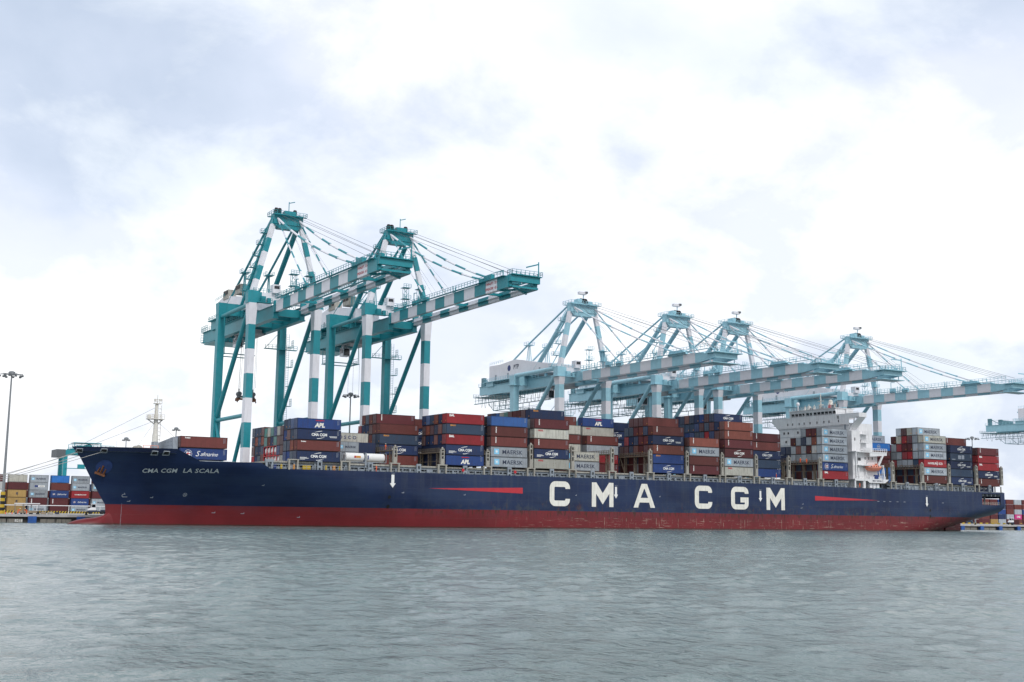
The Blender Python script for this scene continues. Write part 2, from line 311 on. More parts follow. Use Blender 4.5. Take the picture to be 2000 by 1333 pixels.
MB().box((-900, 44.0, QZ-.62), (1500, 44.88, QZ+.004)).build('cope_beam', 'quay_edge', wo)
pm = MB().box((-1.9, 0, -2.2), (1.9, .35, 1.05)).mesh('quay_panel', ('quay_pale',))
fm = MB().box((-1.05, 0, -1.9), (1.05, .35, 1.75)).box((-.7, .35, -1.2), (.7, 1.5, 1.2)).mesh('fender', ('fender_blue',))
txB = text_mesh('B218', .95, bold=.01)
for k in range(-4, 40):
    X = -4.7+12.3*k
    if 40 < X < 318: continue
    tag(link('quay_fender', fm, None, (X, 43.4, 0)), 'blue fender panel bolted to the dark quay wall', 'fender', 'fenders along the quay wall')
    for d in (-4.1, 4.1):
        link('wall_panel', pm, wo, (X+d-.0, 44.55, 0))
for X in (-7.9, 16.5): 
    v, f = flat(*txB, X, .55, 44.5); MB().add(v, f).build('berth_number', 'mark_white', wo)
for X0, X1 in ((-200, 60), (330, 900)):
    k = 0; x = X0
rl = MB(); rl.box((-400, 47.2, QZ+.004), (1200, 47.35, QZ+.06)); rl.box((-400, 76.9, QZ+.004), (1200, 77.05, QZ+.06)); rl.build('crane_rail', 'steel', quay)

# ------------------------------------------------------------------ ship: hull form
def lerp(pts, x):
    if x <= pts[0][0]: return pts[0][1]
    if x >= pts[-1][0]: return pts[-1][1]
    for (a, b), (c, d) in zip(pts, pts[1:]):
        if a <= x <= c: return b+(d-b)*(x-a)/(c-a)
STEM = [(-4, 9.5), (3.0, 8.9), (5, 8.7), (7.28, 7.3), (10.84, 5.2), (17.16, 1.69), (19.4, -0.3)]
def hb(X, z):
    s = lerp(STEM, z); L = lerp([(-4, 115), (0, 108), (5, 95), (10, 72), (15, 52), (19.4, 44)], z); p = lerp([(0, 1.9), (19, 2.4)], z)
    t = (X-s)/L
    if t <= 0: return 0.0
    b = 21.4*(1-(1-min(t, 1))**p)
    if X > 262:
        zk = lerp([(262, -4), (285, 2.5), (310, 6.6), (334, 9.8)], X); zb = lerp([(262, -16), (290, -6.5), (303, -2), (315, .7), (326, 3.1), (336, 4.8)], X)
        if z < zk:
            if z <= zb: return 0.0
            b *= (1-((zk-z)/(zk-zb))**2)**.5
        b *= lerp([(300, 1), (334.9, .965)], X)
    return b
YC = 21.4
ZTOP = [(-1, 19.4), (21.5, 18.95), (23.5, 17.7), (26, 16.15), (27, 16.05), (41.3, 16.08), (43.7, 14.72), (95, 14.89), (214, 14.95), (262, 14.58), (335, 14.5)]
ZB = 5.1
XN = [0, 1.2, 2.6, 4.2, 6, 8, 10, 12.5, 15, 17.5, 20, 21.5, 23, 24.5, 26, 27.5, 30, 33, 36, 39, 41.3, 43.7, 47, 51, 56, 62, 70, 80, 92, 110, 140, 180, 220, 262, 270, 278, 285, 290, 295, 300, 305, 310, 315, 318.5, 321.5, 324, 326.5, 329.5, 332.4, 334.0, 334.9]
def zrow(i, X):
    lv = [-3, -1, 0, .7, 1.4, 2.1, 2.8, 3.5, 4.3, ZB, 5.8, 6.6, 7.6, 8.7, 9.8, 11, 12.4, 13.9]
    if i < len(lv): return lv[i]
    zt = lerp(ZTOP, X); return 13.9+(zt-13.9)*(i-len(lv)+1)/4
NR = 18+4; IB = 9
def hp(X, i, side):
    z = zrow(i, X); x = X+lerp(STEM, z)*max(0, 1-X/60) if X < 60 else X
    return (x, YC-side*hb(x, z) if X > 0 else YC, z)
ship = tag(empty('container_ship', (0, 0, 0)), 'long navy blue container ship with red boot-topping moored at the quay', 'ship')
SO = (0, 0, 0)
hull = MB(); boot = MB()
for side in (1, -1):
    g = [[hp(X, i, side) for i in range(NR)] for X in XN]
    for j in range(len(XN)-1):
        for i in range(NR-1):
            if 321.4 <= XN[j] < 332.3 and 14 <= i < 17: continue           # open mooring-deck bay
            q = [g[j][i], g[j+1][i], g[j+1][i+1], g[j][i+1]]
            (boot if i < IB else hull).add(q, [(0, 1, 2, 3)])
# transom and stern bottom
last = [[hp(334.9, i, s) for i in range(NR)] for s in (1, -1)]
for i in range(NR-1):
    if 14 <= i < 16:
        for a_, b_ in ((0, .06), (.30, .36), (.64, .70), (.94, 1)):
            q = [Vector(last[0][i]).lerp(Vector(last[1][i]), a_), Vector(last[0][i]).lerp(Vector(last[1][i]), b_), Vector(last[0][i+1]).lerp(Vector(last[1][i+1]), b_), Vector(last[0][i+1]).lerp(Vector(last[1][i+1]), a_)]
            hull.add(q, [(0, 1, 2, 3)])
        continue
    (boot if i < IB else hull).add([last[0][i], last[1][i], last[1][i+1], last[0][i+1]], [(0, 1, 2, 3)])
def weld(ob, d=.001, angle=40):
    bm = bmesh.new(); bm.from_mesh(ob.data); bmesh.ops.remove_doubles(bm, verts=bm.verts, dist=d); bmesh.ops.dissolve_degenerate(bm, dist=1e-5, edges=bm.edges); bmesh.ops.recalc_face_normals(bm, faces=bm.faces)
    for f in bm.faces: f.smooth = True
    for ed in bm.edges:
        if len(ed.link_faces) == 2 and ed.calc_face_angle(0) > R(angle): ed.smooth = False
    bm.to_mesh(ob.data); bm.free()
ho = hull.build('hull', 'hull_navy', ship, SO); weld(ho)
bo = boot.build('boot_topping', 'hull_red', ship, SO); weld(bo)
for o in (ho, bo): o.data.transform(Matrix.Translation((0, 0, 0)))
# bulbous bow
bl = MB(); secs = []
for X, zt, w in ((-.9, -.75, .5), (-.75, -.35, .9), (-.3, .1, 1.3), (.6, .6, 1.8), (2, 1.1, 2.2), (4, 1.5, 2.5), (6.5, 1.8, 2.7), (8.3, 2.3, 2.0), (9.4, 3.2, 1.0), (12, 3.0, .6), (18, 2.0, .6)):
    secs.append([(X, YC+w*math.copysign(abs(math.sin(a))**.8, math.sin(a)), (zt-7)/2+((zt+7)/2)*math.cos(a)) for a in [2*math.pi*k/18 for k in range(18)]])
for a, b in zip(secs, secs[1:]): bl.add(a+b, [(k, (k+1) % 18, 18+(k+1) % 18, 18+k) for k in range(18)])
bl.add(secs[0], [tuple(range(18))])
bb = bl.build('bulbous_bow', 'hull_red', ship, SO); weld(bb, .001, 80)
# decks
dk = MB()
for j in range(len(XN)-1):
    a, b = hp(XN[j], NR-1, 1), hp(XN[j], NR-1, -1); c, d = hp(XN[j+1], NR-1, 1), hp(XN[j+1], NR-1, -1)
    dz = -1.1 if XN[j] < 21 else -.06
    dk.add([(a[0], a[1]+.03, a[2]+dz), (c[0], c[1]+.03, c[2]+dz), (d[0], d[1]-.03, d[2]+dz), (b[0], b[1]-.03, b[2]+dz)], [(0, 1, 2, 3)])
dk.build('main_deck', 'deck_grey', ship, SO)
# mooring deck inside the stern
md = MB(); md.box((319, 1.6, 9.5), (334.5, 41.2, 9.72)); md.box((319, 1.6, 9.7), (319.3, 41.2, 14.2))
md.box((319.3, 11.5, 9.7), (325, 11.8, 14.2)); md.box((319.3, 29.5, 9.7), (327, 29.8, 14.2))
for k_ in range(6): md.box((320.5+k_*2.4, 1.2, 13.1), (320.9+k_*2.4, 41.4, 14.2))
for y in (6, 14, 29, 37):
    md.box((326, y, 9.7), (326.7, y+.7, 14.2)); md.box((330, y, 9.7), (330.5, y+.5, 14.2))
md.build('mooring_deck', 'deck_grey', ship, SO)
for x, y in ((323, 6), (328.6, 8), (323.5, 12), (329, 15)):
    m_ = MB(); m_.lathe((x, y, 10.7), [(.2, -1.2), (.9, -1.1), (.9, -.9), (.45, -.85), (.45, .85), (.9, .9), (.9, 1.1), (.2, 1.2)], 12, 0, 'y'); m_.box((x-.6, y-1.5, 9.7), (x+.6, y-1.2, 10.9)); m_.box((x-.6, y+1.2, 9.7), (x+.6, y+1.5, 10.9)); m_.build('mooring_winch', 'hull_red_mark', ship, SO)
# rails in the opening
MB().rail((321.6, .9, 9.75), (332.3, 1.0, 9.75), 1.1, 1.3, .05).build('opening_rail', 'beige', ship, SO)
# rudder
MB().prism([(325.6, -4), (334.4, -4), (334.4, 4.3), (327.5, 3.9), (325.6, 3.2)], 20.9, 21.9).build('rudder', 'hull_red', ship, SO)

# hull paintwork that lies on the plating
def decal(name, vs, fs, mat, parent=ship, off=.05):
    return MB().add([(x, YC-hb(x, z)-off, z) for x, z in vs], fs).build(name, mat, parent, SO)
def stroke(path, w):
    n = len(path); L_, R_ = [], []
    for i, (x, z) in enumerate(path):
        a = Vector(path[max(0, i-1)]); b = Vector(path[min(n-1, i+1)]); c = Vector((x, z))
        d1 = (c-a).normalized() if i > 0 else (b-c).normalized(); d2 = (b-c).normalized() if i < n-1 else d1
        nn = Vector((-(d1+d2).y, (d1+d2).x)).normalized(); k = w/2/max(.5, nn.dot(Vector((-d1.y, d1.x))))
        L_.append(c+nn*k); R_.append(c-nn*k)
    vs = [tuple(v) for v in L_+R_]
    return vs, [(i, i+1, n+i+1, n+i) for i in range(n-1)]
def arc(cx, cz, r, a0, a1, n=7): return [(cx+r*math.cos(R(a0+(a1-a0)*k/n)), cz+r*math.sin(R(a0+(a1-a0)*k/n))) for k in range(n+1)]
def c_path(x0, x1, z0, z1, w, g=False):
    h = w/2; r = 1.15; X0, X1, Z0, Z1 = x0+h, x1-h, z0+h, z1-h
    p = [(X1, Z1-1.35)]+arc(X1-r, Z1-r, r, 0, 90)+arc(X0+r, Z1-r, r, 90, 180)+arc(X0+r, Z0+r, r, 180, 270)+arc(X1-r, Z0+r, r, 270, 360)
    if g: p += [(X1, (z0+z1)/2-.55), ((x0+x1)/2+.25, (z0+z1)/2-.55)]
    else: p += [(X1, Z0+1.35)]
    return p
Z0, Z1, SW = 6.5, 13.7, 1.62
def polyM(x0, x1, w=1.55):
    c = (x0+x1)/2
    return [(x0, Z0), (x0+w, Z0), (x0+w, Z1-3.3), (c, Z0+.75), (x1-w, Z1-3.3), (x1-w, Z0), (x1, Z0), (x1, Z1), (x1-w*1.05, Z1), (c, Z0+4.05), (x0+w*1.05, Z1), (x0, Z1)]
def letter(nm, vs, fs): decal('hull_letter_'+nm, vs, fs, 'cream')
letter('c', *stroke(c_path(129.1, 136.2, Z0, Z1, SW), SW)); letter('c', *stroke(c_path(183.3, 190.35, Z0, Z1, SW), SW)); letter('g', *stroke(c_path(198.2, 205.6, Z0, Z1, SW, True), SW))
for a, b in ((144.0, 151.9), (213.35, 221.4)):
    P = polyM(a, b); letter('m', P, [tuple(range(len(P)))])
a, b = 159.4, 167.6; c = (a+b)/2
P = [(a, Z0), (a+1.75, Z0), (a+2.25, Z0+1.55), (b-2.25, Z0+1.55), (b-1.75, Z0), (b, Z0), (c+1.05, Z1), (c-1.05, Z1)]
hz = [(a+2.68, Z0+2.95), (c, Z1-1.35), (b-2.68, Z0+2.95)]
fsA = [(0, 1, 2, 8), (2, 3, 10, 8), (3, 4, 5, 10), (5, 6, 9, 10), (6, 7, 9), (7, 0, 8, 9)]
letter('a', P+hz, fsA)
for pts in ([(89.5, 10.7), (119.9, 11.54), (119.9, 9.87)], [(235.2, 11.45), (265.7, 10.5), (235.2, 9.92)]):
    n = 8
    decal('hull_pennant', pts, [(0, 1, 2)], 'hull_red_mark')
for X, zt in ((78.75, 14.1), (152.8, 12.55), (210.7, 12.6), (290.4, 12.1)):
    w = .38 if X > 100 else .44
    decal('tug_arrow', [(X-w/1.0, zt), (X-w, zt-2.3), (X-w*2, zt-2.3), (X, zt-3.5), (X+w*2, zt-2.3), (X+w, zt-2.3), (X+w, zt)], [tuple(range(7))], 'mark_white', off=.09)
    v, f = text_mesh('TUG', .5); decal('tug_lettering', [(X+x, zt+.35+y) for x, y in v], f, 'mark_dim', off=.09)
# ship's name on the flare
def hulltext(name, txt, x0, z0, x1, z1, size, mat, bold=.025, xs=1.0, space=1.05):
    v, f = text_mesh(txt, size, bold=bold, align='LEFT', space=space); w = max(a for a, b in v)
    decal(name, [(x0+(x1-x0)*a/w-b*0, z0+(z1-z0)*a/w+b) for a, b in v], f, mat, off=.12)
hulltext('ship_name', 'CMA CGM', 15.35, 13.5, 22.9, 13.62, 1.42, 'name_grey'); hulltext('ship_name', 'LA SCALA', 24.2, 13.66, 32.45, 13.72, 1.42, 'name_grey')
decal('thruster_mark', *stroke(arc(26.3, 7.75, .42, 0, 360, 16), .12), 'mark_dim'); decal('thruster_mark', *stroke([(26.0, 7.45), (26.6, 8.05)], .12), 'mark_dim', off=.07); decal('thruster_mark', *stroke([(26.0, 8.05), (26.6, 7.45)], .12), 'mark_dim', off=.09)
decal('bulb_mark', *stroke([(13.4, 7.0), (12.5, 7.0)]+arc(12.5, 7.32, .32, 270, 90, 6)+[(12.8, 7.66), (12.6, 8.0)], .13), 'mark_dim')
dm = MB()
for k in range(18):
    z = .1+k*.3; x = 12.4
    dm.add([(x+a, YC-hb(x, z)-.06, z+b) for a, b in ((0, 0), (.28, 0), (.28, .14), (0, .14))], [(0, 1, 2, 3)])
tag(dm.build('draft_marks', 'mark_dim', ship, SO), kind='stuff')
for (x, z) in ((78.0, 8.1), (78.1, 5.6), (292.1, 7.4), (292.0, 5.3)):
    decal('hull_port', [(x+.45*math.cos(R(k*30)), z+.5*math.sin(R(k*30))) for k in range(12)], [tuple(range(12))], 'black', off=.1)
for x in (265.5, 268.5, 271.5, 275.2, 278.8, 299): decal('plimsoll_mark', *stroke([(x-.5, 10.15), (x+.5, 10.15)], .16), 'mark_dim')
v, f = text_mesh('MONROVIA', .55)
for x, z, w in ((82, 9.3, .5), (101, 9.1, .4), (138.4, 9.7, .35), (44, 10.4, .4), (169.5, 9.9, .35), (14, 5.9, .5), (19, 6.9, .45), (34, 3.3, .6), (41, 3.2, .6), (55, 2.4, .5), (229, 7.3, .6), (229.6, 8.6, .4)):
    decal('hull_mark', *stroke([(x-w, z), (x+w*.3, z), (x+w*.3, z+.3)], .13), 'mark_dim')
# anchor in its pocket
pk = MB(); n = 14
cx, cz = 7.15, 14.35
for r_ in (1,):
    vs = [(cx+1.75*math.cos(R(a))*1.0, cz+1.75*math.sin(R(a))) for a in range(0, 360, 24)]
pk.add([(x, YC-hb(x, z)-.16, z) for x, z in vs], [tuple(range(len(vs)))])
pk.build('anchor_pocket', 'pocket', ship, SO)
an = MB()
def hpnt(x, z, o=.5): return Vector((x, YC-hb(x, z)-o, z))
an.beam(hpnt(6.95, 14.6, .35), hpnt(6.55, 12.5, .35), .35, .4); an.beam(hpnt(5.45, 13.0, .35), hpnt(7.65, 12.15, .35), .6, .55)
an.beam(hpnt(5.95, 12.85, .35), hpnt(6.3, 14.25, .35), .55, .35, 0, .15, .2); an.beam(hpnt(7.25, 12.35, .35), hpnt(7.6, 13.75, .35), .55, .35, 0, .15, .2)
an.build('anchor', 'anchor', ship, SO)
# fairleads
for x, z in ((1.25, 18.4), (6.2, 18.35), (16.8, 17.9), (19.3, 17.9)):
    fr = MB()
    for (ax, az), (bx, bz) in (((-.55, -.5), (-.4, .45)), ((-.4, .45), (.75, .4)), ((.75, .4), (.85, -.5)), ((.85, -.5), (-.55, -.5))): fr.beam(hpnt(x+ax, z+az, .1), hpnt(x+bx, z+bz, .1), .2, .2)
    fo = fr.build('fairlead', 'deck_grey', ship, SO)
    MB().add([hpnt(x+a, z+b, .07) for a, b in ((-.5, -.45), (-.35, .4), (.7, .35), (.8, -.45))], [(0, 1, 2, 3)]).build('opening', 'black', fo)

# ------------------------------------------------------------------ ship: deck structures
def T(n): return 93.9035+14.45*n
TW = [T(n) for n in range(-3, 11)]+[273.73, 289.12, 303.5, 318.7, 333.2]
# hatch coaming band
for a, b in ((44.6, 252.5), (272.5, 319.0)):
    cm = MB(); x = a
    y0 = 1.9
    cm.box((a, 1.9, 14.5), (b, 2.1, 15.2)); cm.box((a, 1.5, 15.75), (b, 2.2, 16.35)); cm.box((a, 4.4, 14.5), (b, 4.6, 16.4))
    cm.build('hatch_coaming', 'coaming', ship, SO)
    ht = MB(); ht.box((a, 1.05, 16.35), (b, 41.7, 16.78)); ht.build('hatch_cover', 'beige', ship, SO)
    st = MB(); x = a+1
    while x < b-1:
        w = random.uniform(.25, .5); st.box((x, .9, 14.6), (x+w, 1.3, 15.76)); 
        if random.random() < .35: st.box((x+w, 1.0, 14.6), (x+w+random.uniform(.6, 1.6), 1.4, 14.6+random.uniform(.6, 1.2)))
        x += random.uniform(1.3, 2.6)
    tag(st.build('coaming_stays', 'coaming', ship, SO), kind='stuff')
    MB().rail((a, .25, 14.75), (b, .25, 14.75), 1.05, 1.9, .03, 0, 2).build('side_rail', 'deck_grey', ship, SO)
pf = MB(); W2 = 1.15
for s_ in (-1, 1): pf.box((s_*W2-.2, .12, 14.6), (s_*W2+.2, .7, 17.05))
pf.box((-W2-.35, .1, 17.05), (W2+.35, .9, 17.32)); pfm = pf.mesh('stanchion_frame', ('beige',))
pa = MB()
for s_ in (-1, 1): pa.box((s_*.5-.16, .12, 14.6), (s_*.5+.16, .6, 17.0))
pa.box((-.66, .12, 17.0), (.66, .6, 17.22)); pa.box((-.34, .16, 15.3), (.34, .5, 15.75)); pa.box((-.34, .14, 16.7), (.34, .55, 17.0)); pam = pa.mesh('stanchion_arch', ('coaming',))
for X in TW[:-1]:
    link('stanchion_frame', pfm, ship, (X, 0, 0))
    if not (250 < X+7.3 < 275): link('stanchion_arch', pam, ship, (X+7.2, 0, 0))
# lashing bridges with their towers
def tower(zt):
    m = MB(); h = zt-17.3
    for s_ in (-1, 1): m.box((s_*.42-.12, .1, 17.3), (s_*.42+.12, .95, zt))
    z = 17.3
    for a, b in ((0, .38), (.56, .62), (.82, .88)): m.box((-.3, .12, 17.3+h*a), (.3, .9, 17.3+h*b))
    m.box((-.5, .08, zt), (.5, 1.0, zt+.25)); m.lathe((0, .5, zt+.25), [(.3, 0), (.34, .25), (.1, .5)], 8); return m
def lash(zt, zw):
    m = MB()
    for k in range(1, 9):
        y = .3+k*5.05-2.5
        m.box((-.5, y, 16.8), (-.18, y+.32, zw)); m.box((.18, y, 16.8), (.5, y+.32, zw))
        m.box((-.5, y-.02, zw-1.6), (.5, y+.3, zw-1.35))
        if k in (3, 4, 7):
            m.beam((-.35, y, 16.9), (-.35, y+2.4, zw-.2), .25, .25); m.beam((-.35, y+4.9, 16.9), (-.35, y+2.5, zw-.2), .25, .25)
    m.box((-.85, .9, zw), (.85, 41.8, zw+.28)); m.box((-.5, .9, zw-2.4), (-.36, 41.8, zw-2.28))
    for x in (-.8, .8): m.rail((x, .95, zw+.28), (x, 41.6, zw+.28), 1.05, 1.27, .045, 0, 2)
    return m
tm = {21.4: tower(21.4).mesh('lashing_tower', ('beige',)), 23.8: tower(23.8).mesh('lashing_tower', ('beige',))}
lm = {a: lash(a, z).mesh('lashing_bridge', ('lash',)) for a, z in ((21.4, 20.6), (23.8, 22.2))}
for X in TW:
    zt = 21.4 if X < 115 else 23.8
    if X < 75: continue
    l = link('lashing_bridge', lm[zt], ship, (X, 0, 0)); link('tower', tm[zt], l)
lt = MB(); 
# forward hatch area and steps
MB().box((27, 9, 14.5), (38, 34, 16.45)).build('forward_hatch', 'deck_grey', ship, SO)
for X in (44.4, 50.3, 57.5, 64.7, 71.9):
    b_ = MB(); 
    for s_ in (-1, 1): b_.prism([(X+s_*.75-.22, 14.6), (X+s_*.75+.22, 14.6), (X+s_*.75+.22, 17.1), (X+s_*.75-.22, 17.1)], .9, 1.5)
    b_.box((X-1.05, .85, 16.4), (X+1.05, 1.6, 17.12)); b_.build('coaming_bracket', 'coaming', ship, SO)
for X, w, h, c in ((47.2, .5, 1.2, 'yellow'), (50.6, .5, 1.2, 'mark_orange'), (53.2, 2.2, 1.1, 'yellow'), (45.4, .7, 1.1, 'mark_navy'), (59.5, .5, 1.2, 'yellow'), (61.6, .7, 1.2, 'mark_orange'), (63.4, .4, 1.2, 'yellow')):
    MB().box((X, .55, 14.75), (X+w, .85, 14.75+h)).build('deck_locker', c, ship, SO)
for X in (100.4, 117.4): MB().lathe((X, .1, 15.95), [(.2, 0), (.45, .02), (.45, .12), (.2, .14)], 12, 0, 'y').build('lifebuoy', 'mark_red', ship, SO)
# forecastle: mast, breakwater, winches
ms = MB(); mx, my = 20.35, YC
ms.box((mx-.55, my-1.4, 17.9), (mx+.55, my+1.4, 21.4), 1); ms.lathe((mx, my, 0), [(.8, 21.3), (.74, 23), (.6, 24), (.55, 27.2), (.5, 28.6), (.44, 31.3), (.3, 31.4)], 10)
ms.box((mx-2.3, my-1.4, 27.2), (mx+1.9, my+1.4, 27.4)); ms.beam((mx-.4, my, 26.0), (mx-2.2, my, 27.2), .3, .25); ms.beam((mx+.4, my, 26.0), (mx+1.7, my, 27.2), .3, .25)
for y in (-1.35, 1.35): ms.rail((mx-2.25, my+y, 27.4), (mx+1.85, my+y, 27.4), 1.1, 1.0, .05)
ms.box((mx-.8, my-.8, 31.3), (mx+1.1, my+.8, 31.45)); ms.rail((mx-.8, my-.8, 31.45), (mx+1.1, my-.8, 31.45), 1.0, .6, .05); ms.tube((mx+.1, my, 31.4), (mx+.1, my, 33.6), .09); ms.box((mx-.7, my-.3, 31.9), (mx-.3, my+.3, 32.6)); ms.box((mx+.5, my-.4, 32.2), (mx+1.2, my+.4, 32.6)); ms.box((mx-2.2, my-.5, 27.4), (mx-1.4, my+.5, 28.3))
for z in range(22, 31): ms.box((mx+.75, my-.3, z), (mx+1.25, my+.3, z+.1))
ms.tube((mx+1.25, my, 21.5), (mx+1.25, my, 31), .06)
ms.build('foremast', ('rusty_white', 'deck_grey'), ship, SO)
bw = MB(); bw.prismx([(34, 18.0), (34, 20.9), (12.2, 22.3), (11.5, 18.0)], 22.4, 22.65); bw.prismx([(11.6, 18.0), (12.2, 22.3), (11.9, 22.3), (11.2, 18.0)], 22.4, 23.6)
for k in range(5): bw.box((22.65, 13+k*4, 18), (23.9, 13.15+k*4, 20.6))
bw.build('breakwater', 'coaming', ship, SO)
hl = MB()
for k in range(6):
    for z in (19.3, 20.2, 21.1): hl.box((22.36, 12.9+k*1.35, z), (22.42, 13.05+k*1.35, z+.14))
hl.build('bolt_holes', 'black', ship, SO)
wm = MB(); wm.lathe((14.5, 15.5, 18.9), [(.3, -1.6), (1.1, -1.5), (1.1, -1.3), (.85, -1.2), (.85, 1.2), (1.1, 1.3), (1.1, 1.5), (.3, 1.6)], 14, 0, 'y'); wm.box((13.9, 13.7, 17.9), (15.1, 17.3, 18.6)); wm.build('anchor_winch', 'beige', ship, SO)
MB().rail((15.5, 13.5, 18.7), (19.2, 13.5, 18.7), 1.3, 1.6, .06).build('red_rail', 'boat_orange', ship, SO)
for x, y, z in ((10.3, 20, 21.0), (13.0, 21, 21.4)): MB().tube((x, y, 18), (x, y, z), .05).build('flagstaff', 'white_paint', ship, SO)
sm = MB()
for p in ((1.0, YC, 19.3), (3.2, YC+3, 19.2), (14, YC-6, 19), (30, YC-7, 17)): sm.tube((mx, my, 30.5 if p[0] < 2 else 27), p, .035, 4)
sm.build('mast_stays', 'cable', ship, SO)

# accommodation block
AB = MB()
AB.box((257.3, 4.6, 14.6), (268.5, 39.6, 37.4)); AB.build('accommodation', 'house_white', ship, SO)
br = MB()
br.prismx([(39.6, 36.9), (42.9, 39.6), (42.9, 40.75), (-.1, 40.75), (-.1, 39.3), (1.2, 39.3), (1.2, 38.9), (4.6, 38.9), (4.6, 36.9)], 257.0, 257.18)
br.box((257.2, -.1, 39.2), (260.8, 42.9, 39.4)); br.box((257.2, -.12, 39.4), (260.8, .08, 40.75)); br.box((257.2, 42.7, 39.4), (260.8, 42.9, 40.75)); br.box((260.6, -.1, 39.4), (260.8, 10, 40.75)); br.box((260.6, 34, 39.4), (260.8, 42.9, 40.75))
br.beam((258.9, .3, 39.2), (258.9, 4.8, 35.2), 3.2, .5, upv=(0, 1, 0)); br.beam((258.9, 42.5, 39.2), (258.9, 39.4, 36.4), 3.2, .5, upv=(0, 1, 0)); br.box((257.3, 2.4, 37.2), (257.6, 2.7, 39.2)); br.box((260.2, 2.4, 37.2), (260.5, 2.7, 39.2))
br.build('bridge_wing', 'house_white', ship, SO)
wh = MB()
wh.prism([(257.4, 39.4), (256.9, 42.3), (257.0, 43.0), (266, 43.0), (266, 39.4)], 10.8, 33.6); who = wh.build('wheelhouse', 'house_white', ship, SO)
ys = [32.6-i*1.86 for i in range(12)]
for i, y in enumerate(ys):
    w = 1.45 if i not in (3, 5) else 1.0
    y1 = y-.1; y0 = y-w-.1
    q = lambda y, z: (257.4-(z-39.4)*.5/2.9-.06, y, z)
    MB().add([q(y0, 41.0), q(y1, 41.0), q(y1, 42.05), q(y0, 42.05)], [(0, 1, 2, 3)]).build('window', 'glass', who, SO)
MB().box((256.6, 10.4, 43.0), (266.4, 34, 43.2)).build('wheelhouse_roof', 'house_white', who, SO)
tp = MB().rail((256.8, 11, 43.2), (256.8, 33.5, 43.2), 1.0, 1.6, .05); tp.build('roof_rail', 'house_white', who, SO)
dm_ = MB(); dm_.tube((259, 31.2, 43.2), (259, 31.2, 45.4), .18); dm_.lathe((259, 31.2, 45.9), [(.1, -.7), (.55, -.5), (.65, 0), (.5, .45), (.15, .68)], 12); dm_.build('satellite_dome', 'white_paint', who, SO, True)
tm_ = MB(); tm_.tube((262, 22.6, 43.2), (262, 22.6, 49.3), .3, 8, 0, .12); tm_.beam((262, 21.3, 46.6), (262, 24, 46.6), .3, .2); tm_.beam((262, 21.6, 45.2), (262, 23.6, 45.2), .9, .2); tm_.build('radar_mast', 'rusty_white', who, SO)
fn = MB(); fn.lathe((263, 18.7, 43.2), [(1.1, 0), (1.0, 2.2), (.75, 2.6), (.7, 3.4), (.3, 3.7)], 10); fn.build('roof_dome', 'rusty_white', who, SO)
for x, y, w, h, m in ((260, 29.0, .5, 1.0, 'white_paint'), (259.5, 28.1, .6, 2.0, 'rusty_white'), (260, 26.6, .9, 2.4, 'rusty_white'), (260, 25.4, .8, 1.2, 'cable'), (260.5, 24.4, .6, 2.1, 'rusty_white'), (260, 20.9, .7, 2.2, 'beige'), (260, 20, .5, 1.3, 'cable'), (260, 16.2, .9, 1.9, 'mark_red'), (260.3, 15.0, .7, 2.0, 'cable'), (260, 13.7, .5, 2.3, 'beige'), (260.3, 12.6, .4, 2.2, 'cable')):
    MB().box((x-w/2, y-w/2, 43.2), (x+w/2, y+w/2, 43.2+h*.7)).tube((x, y, 43.2+h*.65), (x, y, 43.2+h), .12).build('roof_equipment', m, who, SO)
ac = MB().box((262, 10.3, 40.9), (265.5, 10.75, 42.9)); ac.build('side_wheelhouse', 'house_white', who, SO)
acc = [o for o in ship.children if o.name.startswith('accommodation')][0]
for z, yl in ((38.3, (34.6, 32.1, 28.7, 26.2, 23.2, 19.8, 16.4, 13.9, 9.4)), (35.2, (36.8, 34.6, 29.6, 25, 20)), (32.0, (35.8, 29, 24)), (29, (35.8,))):
    for y in yl: MB().box((257.0, y-.2, z-.42), (257.31 if z < 37 else 257.02, y+.2, z+.42)).box((256.94, y-.2, z-.42), (256.99, y+.2, z+.42)).build('window', 'glass', acc, SO)
hd = MB().rail((256.95, .2, 40.75), (256.95, 42.6, 40.75), .45, 1.8, .04, 0, 1); hd.build('wing_rail', 'house_white', ship, SO)
for y in (7.2, 16.1, 27.0, 31.0): MB().tube((257.2, y, 27), (257.2, y, 36.8), .07, 6).build('down_pipe', 'house_white', acc, SO)
for z in (36.4, 33.6, 30.6): MB().box((257.22, 4.7, z), (257.29, 39.5, z+.09)).build('deck_edge', 'coaming', acc, SO)
for y, z in ((6.6, 33.0), (6.6, 36.0)): MB().box((257.2, y-.4, z-.9), (257.28, y+.4, z+.9)).build('door', 'coaming', acc, SO)
MB().box((257.0, 9.3, 39.0), (257.16, 9.9, 40.2)).build('name_board', 'mark_dim', acc, SO)
